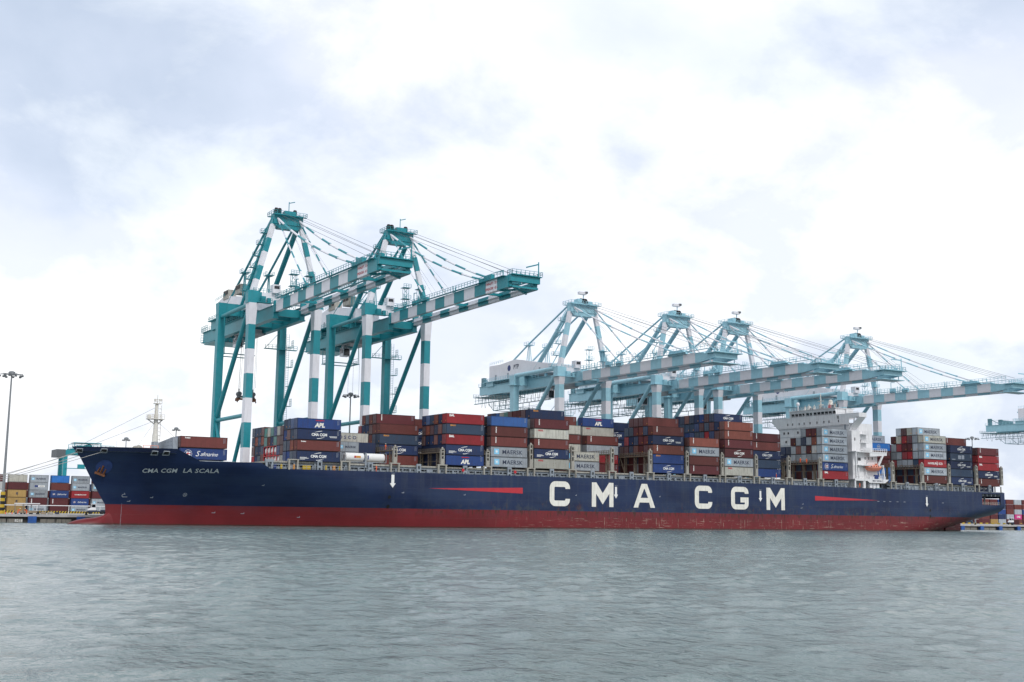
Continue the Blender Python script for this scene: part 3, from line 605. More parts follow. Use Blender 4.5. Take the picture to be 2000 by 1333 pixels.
# port side stair tower, lifeboat decks
sd_ = MB(); sd_.box((256.1, 2.6, 22.5), (260.3, 4.58, 34.6)); sd_.box((260.3, 3.4, 22.5), (264, 4.58, 33.4))
for z in (33.3, 30.4, 27.6): sd_.box((260.2, 1.4, z), (264.6, 3.3, z+.18)); sd_.rail((260.3, 1.45, z+.18), (264.5, 1.45, z+.18), 1.0, .8, .05)
sd_.box((255.5, .3, 27.0), (271, 4.58, 27.35)); sd_.rail((261, .35, 27.35), (271, .35, 27.35), 1.15, 1.1, .07); sd_.rail((256, .35, 27.35), (261, .35, 27.35), 1.0, 1.3, .04)
sd_.prism([(262.5, 26.98), (271, 26.98), (271, 26.2), (262.5, 25.6)], .4, .75); sd_.beam((269.4, .6, 26.6), (266.8, .6, 22.7), .5, .6)
sd_.box((256, 2.4, 17.5), (268.3, 4.58, 27.0)); sd_.box((257, .4, 22.4), (269.4, 2.4, 22.6)); sd_.rail((255.8, .4, 17.6), (270, .4, 17.6), 1.15, 1.2, .05)
sd_.beam((256.2, .6, 26.9), (258.4, 2.4, 23), .3, .3); sd_.box((255.6, .5, 17.6), (256.0, .9, 27)); sd_.tube((257.5, 1.2, 17.6), (257.5, 1.2, 21.6), .3)
sdo = sd_.build('boat_deck', 'house_white', ship, SO)
for x in (262.2, 264.0, 265.8): MB().box((x-.2, 2.34, 24.6), (x+.2, 2.39, 25.5)).build('window', 'glass', sdo, SO)
for x, z in ((257.6, 31.6), (261.2, 31.1)): MB().box((x-.2, 2.53 if x < 260 else 3.33, z-.5), (x+.2, 2.59 if x < 260 else 3.39, z+.5)).build('window', 'glass', sdo, SO)
MB().box((258.6, 2.3, 24.2), (260.0, 2.39, 25.2)).build('window', 'glass', sdo, SO)
ib = MB().prism([(254.4, 17.8), (271.4, 17.8), (269.2, 16.5), (261.5, 16.5), (260.6, 17.1), (254.4, 17.1)], -.05, .15); ib.box((254.4, .15, 17.5), (271, 4.4, 17.78)); ib.box((254.5, .1, 14.6), (255, .6, 17.1)); ib.box((258.6, .1, 14.6), (259.7, .6, 17.1)); ibo = ib.build('embarkation_platform', 'house_white', ship, SO)
v, f = flat(*text_mesh('IMO 9450612', .95, bold=.015), 265.6, 17.15, -.075); MB().add(v, f).build('number_lettering', 'mark_dark', ibo, SO)
for x, w, h, m in ((262.5, 1.3, 1.5, 'white_paint'), (264.2, 1.3, 1.5, 'white_paint'), (265.9, 1.3, 1.5, 'white_paint')): MB().box((x, .8, 14.8), (x+w, 1.6, 14.8+h)).build('raft_canister', m, ship, SO)
dv = MB()
for x in (261.6, 268.2): dv.beam((x, 1.0, 17.6), (x, 2.1, 22.4), .25, .35); dv.beam((x, 1.8, 22.3), (x, .6, 24.0), .22, .3)
dv.box((262.4, .6, 17.6), (267.6, 1.6, 18.6)); dv.beam((270, .8, 17.6), (269.4, .8, 22.8), .5, .2); dv.beam((268.4, .8, 17.6), (269.2, .8, 22.8), .2, .2)
dv.build('davit', 'house_white', ship, SO)
MB().box((264.6, .3, 17.9), (266.4, 1, 19.3)).build('winch_cover', 'mark_navy', ship, SO)
# funnel block behind the house
MB().box((262, 16, 37.4), (268, 27, 42)).build('funnel', 'house_white', ship, SO)
# lifeboat
lb = tag(empty('lifeboat', (265.2, 1.5, 20.6)), 'salmon orange enclosed lifeboat hanging at the white boat deck', 'lifeboat')
prof = []
h_ = MB(); secs = []
for t in [i/12 for i in range(13)]:
    x = -4.1+8.2*t; w = 1.45*(1-abs(2*t-1)**3.2)**.6+.03; zb = -.0+1.0*abs(2*t-1)**3; zt = 2.25-.55*abs(2*t-1)**2.2
    secs.append([(x, w*.25, zb), (x, w*.8, zb+.45), (x, w, 1.2), (x, w*.92, 1.35), (x, w*.75, zt-.25), (x, w*.3, zt), (x, -w*.3, zt), (x, -w*.75, zt-.25), (x, -w*.92, 1.35), (x, -w, 1.2), (x, -w*.8, zb+.45), (x, -w*.25, zb)])
for a, b in zip(secs, secs[1:]): h_.add(a+b, [(k, (k+1) % 12, 12+(k+1) % 12, 12+k) for k in range(12)])
h_.add(secs[0], [tuple(range(12))]); h_.add(secs[-1], [tuple(range(12))])
hbo = h_.build('boat_hull', 'boat_orange', lb); weld(hbo, .001, 50)
MB().box((1.4, -.5, 2.0), (2.6, .5, 2.75)).build('conning_hatch', 'boat_orange', lb); MB().box((-4.0, -1.5, 1.18), (4.0, 1.5, 1.26)).build('rubbing_strake', 'cable', lb)
for x in (-2.4, -1.2, 0, 1.0): MB().box((x, -1.33, 1.5), (x+.5, -1.18, 1.8)).build('porthole', 'glass', lb)

# ------------------------------------------------------------------ containers
BW, BH = 2.438, 2.885
def shell(L, H=BH):
    m = MB(); n = int(L/.278); x0 = .13; dxx = (L-.26)/n; zb, zt = .17, H-.13
    for y, s_ in ((.014, 1), (BW-.014, -1)):
        xs = []
        for i in range(n):
            a = x0+i*dxx; d = .036*s_
            xs += [(a, y), (a+dxx*.32, y), (a+dxx*.5, y+d), (a+dxx*.82, y+d)]
        xs.append((x0+n*dxx, y)); k = len(xs)
        m.add([(x, yy, zb) for x, yy in xs]+[(x, yy, zt) for x, yy in xs], [(i, i+1, k+i+1, k+i) for i in range(k-1)])
    m.add([(.05, .05, H-.03), (L-.05, .05, H-.03), (L-.05, BW-.05, H-.03), (.05, BW-.05, H-.03)], [(0, 1, 2, 3)])
    m.add([(.05, .05, .12), (L-.05, .05, .12), (L-.05, BW-.05, .12), (.05, BW-.05, .12)], [(3, 2, 1, 0)])
    for x, s_ in ((.03, 1), (L-.03, -1)):
        ys = []; n2 = 9; dy = (BW-.26)/n2
        for i in range(n2):
            a = .13+i*dy; d = .03*s_; ys += [(x, a), (x, a+dy*.32), (x+d, a+dy*.5), (x+d, a+dy*.82)]
        ys.append((x, BW-.13)); k = len(ys)
        m.add([(xx, yy, zb) for xx, yy in ys]+[(xx, yy, zt) for xx, yy in ys], [(i, i+1, k+i+1, k+i) for i in range(k-1)])
    return m.mesh('corrugated_shell', ('box_R',), recalc=False)
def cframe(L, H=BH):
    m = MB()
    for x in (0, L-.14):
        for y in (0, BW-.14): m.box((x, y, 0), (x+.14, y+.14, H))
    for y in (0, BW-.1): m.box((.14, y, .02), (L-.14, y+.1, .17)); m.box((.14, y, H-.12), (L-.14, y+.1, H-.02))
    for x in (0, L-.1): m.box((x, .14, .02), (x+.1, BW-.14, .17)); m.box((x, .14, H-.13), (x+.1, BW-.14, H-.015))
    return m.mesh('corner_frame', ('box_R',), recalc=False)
def doors(H=BH):
    m = MB()
    for y0, y1 in ((.15, BW/2-.01), (BW/2+.01, BW-.15)):
        m.box((-.012, y0, .19), (.02, y1, H-.15), 0)
        for f_ in (.25, .72):
            y = y0+(y1-y0)*f_; m.box((-.06, y-.025, .1), (-.014, y+.025, H-.1), 1)
        m.box((-.03, y0+.1, 1.05), (-.016, y1-.1, 1.3), 0)
    return m.mesh('door', ('box_R', 'steel'), recalc=False)
def ends_mark():
    m = MB(); m.add([(-.02, .55, .55), (-.02, .32, .55), (-.02, .32, .95), (-.02, .55, .95)], [(0, 1, 2, 3)]); return m.mesh('hazard_placard', ('mark_orange',), recalc=False)
CL = {40: 12.192, 20: 6.058}
SH = {k: shell(v) for k, v in CL.items()}; FR = {k: cframe(v) for k, v in CL.items()}; DO = doors(); EM = ends_mark()
def slotted(o, mat):
    o.material_slots[0].link = 'OBJECT'; o.material_slots[0].material = MT[mat]
def decm(name, parts, mats):
    m = MB()
    for vs, fs, mi in parts: m.add(vs, fs, mi)
    return m.mesh(name, mats, recalc=False)
YD = .002
def star(cx, cz, r, n=7):
    vs = [(cx+(r if k % 2 == 0 else r*.32)*math.sin(math.pi*k/n), YD-.006, cz+(r if k % 2 == 0 else r*.32)*math.cos(math.pi*k/n)) for k in range(2*n)]
    return vs, [tuple(range(2*n))]
def quad(x0, x1, z0, z1, y=YD): return [(x0, y, z0), (x1, y, z0), (x1, y, z1), (x0, y, z1)], [(0, 1, 2, 3)]
def swoosh(cx, cz, sx, sz, a0, a1, w):
    vs1, vs2 = [], []
    for k in range(11):
        t = k/10; a = R(a0+(a1-a0)*t); ww = w*math.sin(math.pi*min(1, t*1.1+.02))*.6+.01
        vs1.append((cx+sx*math.cos(a), YD, cz+sz*math.sin(a))); vs2.append((cx+(sx-ww)*math.cos(a), YD, cz+(sz-ww*1.6)*math.sin(a)))
    return vs1+vs2, [(i, i+1, 12+i, 11+i) for i in range(10)]
def T_(txt, size, cx, cz, vert=False, **k): return flat(*text_mesh(txt, size, **k), cx, cz, YD, vert)
def F_(txt, w, h, cx, cz, **k):
    v, f = text_mesh(txt, 1.0, **k); xs_ = [a for a, b in v]; zs_ = [b for a, b in v]; x0, x1, z0, z1 = min(xs_), max(xs_), min(zs_), max(zs_)
    return [(cx+((a-x0)/(x1-x0)-.5)*w, YD, cz+((b-z0)/(z1-z0)-.5)*h) for a, b in v], f
def crescent(pts, w):
    n = len(pts); vs = [(x, YD, z) for x, z in pts]+[(x, YD, z-w*math.sin(math.pi*(.12+.88*i/(n-1))*.72)) for i, (x, z) in enumerate(pts)]
    return vs, [(i, i+1, n+i+1, n+i) for i in range(n-1)]
MK = {}
idp = []
for i, (z0, z1) in enumerate(((2.45, 2.62), (2.15, 2.3), (1.9, 2.05), (1.65, 1.8), (1.4, 1.55))): idp.append((*quad(11.45, 11.6, z0, z1), 0))
idp.append((*quad(11.15, 11.22, 1.3, 2.6), 0))
MK['id'] = [('identification_code', decm('identification_code', idp, ('mark_dim',)))]
MK['id20'] = [('identification_code', decm('identification_code', [(*quad(5.45, 5.6, z, z+.14), 0) for z in (2.4, 2.15, 1.9, 1.65)], ('mark_dim',)))]
MK['cma'] = [('lettering', decm('lettering', [(*F_('CMA CGM', 4.3, .8, 6.1, 1.45, bold=.035), 0)], ('mark_white',))),
             ('emblem', decm('emblem', [(*crescent([(4.75+.21*i, 2.08+.44*math.sin(math.pi/2*i/10)) for i in range(11)], .15), 0), (*crescent([(7.55-.21*i, .84-.40*math.sin(math.pi/2*i/10)) for i in range(11)], .15), 0)], ('mark_white',))),
             ('small_lettering', decm('small_lettering', [(*quad(1.0, 2.9, 1.0, 1.12), 0), (*quad(1.0, 3.4, .76, .88), 0), (*quad(1.0, 2.4, .5, .62), 0)], ('mark_white',)))]
MK['cma2'] = [MK['cma'][0], MK['cma'][1], ('small_lettering', decm('small_lettering', [(*quad(8.9, 11.1, 1.0, 1.12), 0), (*quad(9.1, 11.0, .74, .86), 0)], ('mark_white',)))]
MK['cma3'] = [MK['cma'][0], MK['cma'][1]]
eag = [(4.9, 2.35), (5.4, 2.5), (6.0, 2.42), (6.5, 2.52), (7.3, 2.45), (7.6, 2.3), (6.9, 2.28), (6.4, 2.2), (5.8, 2.24), (5.3, 2.22)]
MK['apl'] = [('lettering', decm('lettering', [(*F_('APL', 2.9, 1.28, 6.2, 1.1, bold=.06, shear=.15), 0)], ('cream',))),
             ('emblem', decm('emblem', [([(x, YD, z) for x, z in eag], [tuple(range(len(eag)))], 0)], ('mark_red',)))]
MK['maersk'] = [('lettering', decm('lettering', [(*F_('MAERSK', 6.7, 1.22, 7.25, 1.45, bold=.012, space=1.05), 0)], ('mark_dark',))),
                ('emblem', decm('emblem', [(*quad(1.15, 2.75, .68, 2.3), 0), (*star(1.95, 1.49, .66), 1)], ('mark_sky', 'mark_white')))]
MK['maersk20'] = [('lettering', decm('lettering', [(*T_('MAERSK', .88, 3.6, 1.35, bold=.015), 0)], ('mark_dark',))), ('emblem', decm('emblem', [(*quad(.5, 1.4, .9, 1.8), 0), (*star(.95, 1.35, .36), 1)], ('mark_sky', 'mark_white')))]
def flag(cx, cz, r):
    c = stroke(arc(cx, cz, r, 0, 360, 20), .07*r/.9)
    return [([(x, YD, z) for x, z in c[0]], c[1], 0), (*quad(cx-.45*r, cx+.6*r, cz-.5*r, cz-.1*r), 0), (*quad(cx-.45*r, cx+.6*r, cz+.15*r, cz+.5*r), 0), (*quad(cx-.45*r, cx+.6*r, cz-.08*r, cz+.13*r), 1), (*quad(cx-.15*r, cx+.05*r, cz-.5*r, cz+.5*r, YD-.004), 1), (*quad(cx-.55*r, cx-.47*r, cz-.75*r, cz+.55*r), 0)]
MK['saf'] = [('lettering', decm('lettering', [(*T_('S', 2.0, 4.35, 1.45, shear=.35, bold=-.0), 0), (*T_('afmarine', 1.42, 7.4, 1.4, shear=.42, space=.92, bold=0), 0)], ('mark_white',))), ('emblem', decm('emblem', flag(2.05, 1.45, .95), ('mark_white', 'mark_red')))]
MK['saf20'] = [('lettering', decm('lettering', [(*T_('Safmarine', .82, 3.7, 1.4, shear=.4, space=.95), 0)], ('mark_white',))), ('emblem', decm('emblem', flag(1.15, 1.4, .42), ('mark_white', 'mark_red')))]
MK['hsud'] = [('lettering', decm('lettering', [(*T_('HAMBURG SÜD', 1.12, 6.1, 1.4, bold=.02, xs=1.02), 0), (*quad(6.9, 7.1, .7, 2.2, YD-.004), 0)], ('mark_white',)))]
MK['hsud20'] = [('lettering', decm('lettering', [(*T_('HAMBURG SÜD', .58, 3.1, 1.35, bold=.012), 0)], ('mark_white',)))]
MK['dal'] = [('lettering', decm('lettering', [(*T_('DAL', .82, 1.75, 2.3, bold=.06), 0)], ('mark_white',)))]
MK['oocl'] = [('lettering', decm('lettering', [(*T_('OOCL', .62, 2.3, 2.35, bold=.045), 0)], ('mark_red',)))]
MK['mol'] = [('lettering', decm('lettering', [(*T_('SEACO', .55, 2.1, 2.42, bold=.03), 0)], ('mark_orange',)))]
MK['tex'] = [('lettering', decm('lettering', [(*T_('FLORENS', .42, 1.65, 1.85, True, bold=.025), 0)], ('mark_white',)))]
MK['tex20'] = [('lettering', decm('lettering', [(*T_('FLORENS', .4, .9, 1.6, True, bold=.025), 0)], ('mark_white',)))]
MK['seaco'] = [('lettering', decm('lettering', [(*T_('S seaco', .45, 1.8, 2.45, bold=.03), 0)], ('mark_white',)))]
MK['cosco'] = [('lettering', decm('lettering', [(*T_('COSCO', 1.35, 5.2, 1.5, bold=.03, space=1.75), 0)], ('mark_navy',)))]
MK['msc20'] = [('lettering', decm('lettering', [(*T_('M', .72, 3.05, 1.62, bold=.05), 0), (*T_('SC', .5, 3.05, 1.12, bold=.05), 0)], ('mark_dark',)))]
MK['one20'] = [('lettering', decm('lettering', [(*T_('ONE', 1.3, 3.3, 1.4, bold=.05), 0)], ('mark_white',)))]
cr_ = stroke(arc(6.1, 1.45, .78, 0, 360, 20), .2)
MK['ring'] = [('emblem', decm('emblem', [([(x, YD, z) for x, z in cr_[0]], cr_[1], 0), (*quad(5.55, 6.65, 1.2, 1.7), 0)], ('mark_dim',)))]
MK['patch'] = [('bare_patch', decm('bare_patch', [(*quad(4.3, 6.0, .7, 2.1), 0), (*quad(6.3, 7.7, .7, 2.2), 0), (*quad(1, 2.8, .4, .7), 0)], ('mark_dim',)))]
MK['logo20'] = [('lettering', decm('lettering', [(*quad(1.6, 2.7, 1.1, 1.8), 0), (*quad(2.8, 4.9, 1.1, 1.8), 1), (*T_('HAPAG', .45, 3.85, 1.45, bold=.02), 2)], ('mark_navy', 'mark_white', 'mark_orange')))]
MKN = dict(cma='white lettering between swooshes', cma2='white lettering between swooshes', cma3='white lettering between swooshes', apl='cream lettering under red bird', maersk='white star on blue square', maersk20='white star on blue square', saf='white script and flag', saf20='white script and flag', hsud='white lettering', hsud20='white lettering', dal='short white initials', oocl='small red initials', mol='small orange lettering', tex='white upright lettering', tex20='white upright lettering', seaco='small white lettering', cosco='wide navy lettering', msc20='square dark logo', one20='big white letters', ring='pale round emblem', patch='pale bare patches', logo20='two-colour plate')
MKA = dict(cma='swoosh-lettered', cma2='swoosh-lettered', cma3='swoosh-lettered', apl='red-bird-marked', maersk='star-marked', maersk20='star-marked', saf='script-lettered', saf20='script-lettered', hsud='white-lettered', hsud20='white-lettered', dal='white-initialled', oocl='red-initialled', mol='orange-lettered', tex='upright-lettered', tex20='upright-lettered', seaco='small-lettered', cosco='wide-lettered', msc20='dark-logo', one20='big-lettered', ring='round-emblem', patch='patched', logo20='name-plate')
ORD = ['bottom', 'second', 'third', 'fourth', 'fifth', 'sixth', 'seventh']
nb = [0]
def container(x, y, z, col, mark=None, size=40, label='', group=None, full=True, scl=1.0):
    e_ = empty('shipping_container', (x, y, z)); nb[0] += 1
    e_.scale = (1, 1, scl)
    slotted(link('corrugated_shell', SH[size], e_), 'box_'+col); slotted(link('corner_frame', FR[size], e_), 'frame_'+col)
    if full:
        if random.random() < .5: slotted(link('door', DO, e_), 'box_'+col)
        else: link('hazard_placard', EM, e_)
        for nm, me in MK['id' if size == 40 else 'id20']: link(nm, me, e_)
    for nm, me in MK.get(mark, []): link(nm, me, e_)
    return tag(e_, label, 'container', group)
hidden = MB(); HC = list(CC)
def hide(x, y, z, col, L=12.192): hidden.box((x, y, z), (x+L, y+BW, z+2.86), HC.index(col))
RW = 2.5; TR = 2.908; ZC0 = 17.24
def rowname(r): return 'outer row' if r == 0 else ['', 'second', 'third', 'fourth', 'fifth', 'sixth', 'seventh', 'eighth', 'ninth', 'tenth', 'eleventh', 'twelfth', 'thirteenth', 'fourteenth', 'fifteenth'][r]+' row'
def stack(X, where, row, spec, z0=ZC0, th=TR, y0=.4, size=40, group='containers stacked on the ship'):
    """spec: bottom to top, e.g. 'N.cma R O'; lower case = wholly hidden box; '-' = nothing"""
    for k, s_ in enumerate(spec.split()):
        if s_ == '-': continue
        c, _, mk = s_.partition('.')
        y = y0+RW*row; z = z0+k*th
        if c.islower(): hide(X, y, z, c.upper(), CL[size]); continue
        lab = f'{CN[c]} '+(MKA[mk]+' ' if mk else '')+('short ' if size == 20 else '')+f'container, {ORD[k]} tier, {rowname(row)}, {where}'
        container(X+random.uniform(-.07, .07), y+random.uniform(-.015, .02), z, c, mk or None, size, lab, group, True, min(1.0, (th-.1)/BH))
def tank(x, y, z, label, group, decals=None):
    t = tag(empty('tank_container', (x, y, z)), label, 'tank container', group); L = 6.058
    m = MB()
    for xx in (0, L-.14):
        for yy in (0, BW-.14): m.box((xx, yy, 0), (xx+.14, yy+.14, 2.59))
        m.box((xx, .14, 2.45), (xx+.14, BW-.14, 2.59)); m.box((xx, .14, 0), (xx+.14, BW-.14, .15)); m.beam((xx+.07, .1, .1), (xx+.07, .8, .9), .1, .1); m.beam((xx+.07, BW-.1, .1), (xx+.07, BW-.8, .9), .1, .1)
    for yy in (0, BW-.12): m.box((.14, yy, 0), (L-.14, yy+.12, .14))
    m.build('frame', decals[0] if decals else 'mark_red', t)
    c = MB(); c.lathe((0, BW/2, 1.36), [(.3, .16), (.9, .3), (1.13, .5), (1.13, L-.5), (.9, L-.3), (.3, L-.16)], 20, 0, 'x'); co = c.build('tank', 'tank_white', t); weld(co, .001, 35)
    c = MB()
    if decals and decals[1] == 'a': c.add(*quad(2.7, 3.2, 1.15, 1.7, .06), 0); c.add(*quad(3.25, 4.6, 1.15, 1.7, .06), 1); c.build('hazard_label', ('mark_red', 'mark_orange'), t)
    if decals and decals[1] == 'b': c.add(*quad(.5, .85, .85, 1.9, .06), 0); c.build('hazard_label', ('mark_navy',), t)
    return t

BAY = lambda n: T(n)+1.05
g = 'behind the bow breakwater'
for r, sp in ((0, 'B.saf R.seaco'), (1, 'n E'), (2, 'r W'), (3, 'r r')): stack(23.9, g, r, sp, 16.7, 3.02, y0=10)
g = 'first tall bay from bow'
X = BAY(-3)-.35
for r, sp in enumerate(('N.cma R.seaco N.cma2 B.apl', 'K O K L', 'B N R K', 'B K B K')): stack(X, g, r, sp, 16.85, 2.83, y0=.3)
grp2 = ['W R M M', '- B R W', '- - T B', '- - N T', '- - R W', '- - T T']
for i, sp in enumerate(grp2):
    X_, y_ = X, .3+RW*(4+i)
    for k, s_ in enumerate(sp.split()):
        z_ = 16.25+k*2.605
        lab = f'{CN[s_] if s_ != "-" else ""} short container end, {ORD[k]} tier, {rowname(4+i)}, {g}'
        if s_ == '-': tank(X_, y_, z_, f'white tank container in maroon frame, {ORD[k]} tier, {rowname(4+i)}, {g}', 'white tanks in the first tall bay')
        else: container(X_, y_, z_, s_, None, 20, lab.replace(' end,', ','), 'containers stacked on the ship', True, 2.53/BH)
    hide(X_+6.1, y_, 16.25, 'R', 6.0); hide(X_+6.1, y_, 18.86, 'M', 6.0)
for i, sp in enumerate(('r N O R', 'K N K K', 'N K O K', 'D R K K')):
    stack(X, g, 10+i, sp, 16.65, 2.62, y0=.3)
g = 'bay with two white tanks'
X = BAY(-2)-.1
tank(X, 2.9, 17.24, 'white tank container with orange hazard label beside the tall blue stack', None, ('deck_grey', 'a')); tank(X+6.1, 2.9, 17.24, 'white tank container with narrow blue label beside the lashing bridge', None, ('deck_grey', 'b'))
for r, sp in ((5, 'R R'), (6, 'r r W.cosco')): stack(X, g, r, sp)
stack(X, g, 3, 'g G.maersk20', size=20); stack(X, g, 4, 'n n')
g = 'over the first tug arrow'
X = BAY(-1)
for r, sp in ((5, 'R N.cma3 K.mol R'), (6, 'r K N R M.tex'), (7, 'r k R R R'), (8, 'r n N N K'), (9, 'r n n N R'), (10, 'r r r D')): stack(X, g, r, sp)
g = 'over forward red pennant tip'
X = BAY(0)
for r, sp in ((0, 'B.apl N.cma D.dal K.mol D.dal'), (1, 'n n N O N'), (2, 'n n O N O'), (3, 'k n N M K'), (4, 'n n N O L'), (5, 'n n O M N'), (10, 'n N.cma3 N.cma3 N.cma3 R')): stack(X, g, r, sp)
g = 'over forward red pennant end'
X = BAY(1)
for r, sp in ((0, 'G.maersk G.maersk R.tex R.tex L'), (1, 'k k k K A')): stack(X, g, r, sp)
g = 'over the first hull letter'
X = BAY(2)
for r, sp in ((0, 'W.oocl N.cma R.tex W.oocl M.tex'), (1, 'n n n N G N.mol'), (2, 'r r r r r M'), (3, 'r r r r r M'), (4, 'r r r r r M'), (5, 'r r r r r R'), (6, 't t t t t T'), (7, 'w w w w w W'), (8, 'l l l l l L'), (9, 'n n n n n n'), (10, 'r r r r r r')): stack(X, g, r, sp)
g = 'over the forward letter M'
X = BAY(3)
for r, sp in ((2, 'G.maersk W.maersk'), (6, 'r r W R W.oocl'), (7, 'r r r r r R')): stack(X, g, r, sp)
g = 'over the hull letter A'
X = BAY(4)
for r, sp in ((6, 'M.tex D.dal G R.tex'), (7, 'm m g r W.oocl B.apl')): stack(X, g, r, sp)
g = 'between hull letters A and C'
X = BAY(5)
for r, sp in ((0, 'B.cma3 B.mol O.tex N.cma2 R.tex'), (1, 'g m M M N R'), (2, 'm m M M R M'), (3, 'g k O N M M'), (4, 'm m N N K M'), (5, 'm k M D K'), (6, 'm m M'), (11, 'n n n N.cma3 N.cma3 N'), (12, 'n n n n n n')): stack(X, g, r, sp)
g = 'over the second letter C'
X = BAY(6)
for r, sp in ((0, 'M.tex R G.maersk O.tex'), (1, 'm m k k')): stack(X, g, r, sp)
g = 'over the hull letter G'
X = BAY(7)
for r, sp in ((0, 'W.oocl G.maersk M.cma3 M.tex O.tex O.tex'), (1, 'm m m m R N'), (2, 'n n n n B M N.cma3'), (3, 'n n n n D K M'), (4, 'n n n n K M B'), (5, 'n n n n K B N'), (6, 'n n n n B K N'), (7, 'n n n n B K O'), (8, 'n n n n n k N'), (9, 'n n n n n n n')): stack(X, g, r, sp)
g = 'over the aft letter M'
X = BAY(8)
stack(X, g, 1, 'B K N.cma3 R.tex M.tex'); stack(X, g, 2, 'b k n r m')
g = 'just ahead of bridge house'
X = BAY(10)
for r, sp in ((0, 'D.dal B.saf G.maersk G.maersk G.maersk G.maersk'), (1, 'g m G Q O M'), (2, 'm k G M G M'), (3, 'k m G G N G'), (4, 'm k G O G'), (5, 'k m G G M'), (6, 'm k N N'), (7, 'm k N N')): stack(X, g, r, sp)
g = 'just aft of bridge house'
X = 274.85
for r, sp in ((5, 'E E M M E.ring'), (6, 'e e m m M G.maersk')): stack(X, g, r, sp)
g = 'over the aftmost tug arrow'
X = 290.2
for r, sp in ((0, 'R.tex G.maersk D.hsud G.maersk G.maersk W.maersk'), (1, 'k m K G G G G.maersk'), (2, 'm k G D M M W'), (3, 'k m G D M D M'), (4, 'm k G G D W G'), (5, 'k m D G G M'), (6, 'm k N N D')): stack(X, g, r, sp, 17.1)
g = 'second bay from stern'
X = 304.6
for r, sp in ((0, 'N.cma2 K N.cma2 K.patch N.cma3'), (1, 'n n n n N R.tex')): stack(X, g, r, sp, 16.95)
g = 'aftmost bay over mooring deck'
X = 319.85
for r, sp in ((0, 'R.tex N.cma2 D.dal D.dal M.tex'), (1, 'm m m m M')): stack(X, g, r, sp, 16.75, 2.88)
stack(X-.6, 'below the aftmost bay', 1, 'N.cma3', 14.6, size=40)
MB().box((319.5, .5, 14.52), (334, 42, 14.66)).build('poop_deck', 'deck_grey', ship, SO)
sb = MB()
for y in (.5, 3.1, 5.7): sb.box((332.6, y, 14.6), (333.0, y+.3, 16.75))
sb.build('stern_supports', 'beige', ship, SO)
ho_ = hidden.build('inner_containers', tuple('box_'+k for k in HC)); tag(ho_, 'inner container stacks hidden behind the outer rows on the ship', 'containers', kind='stuff')
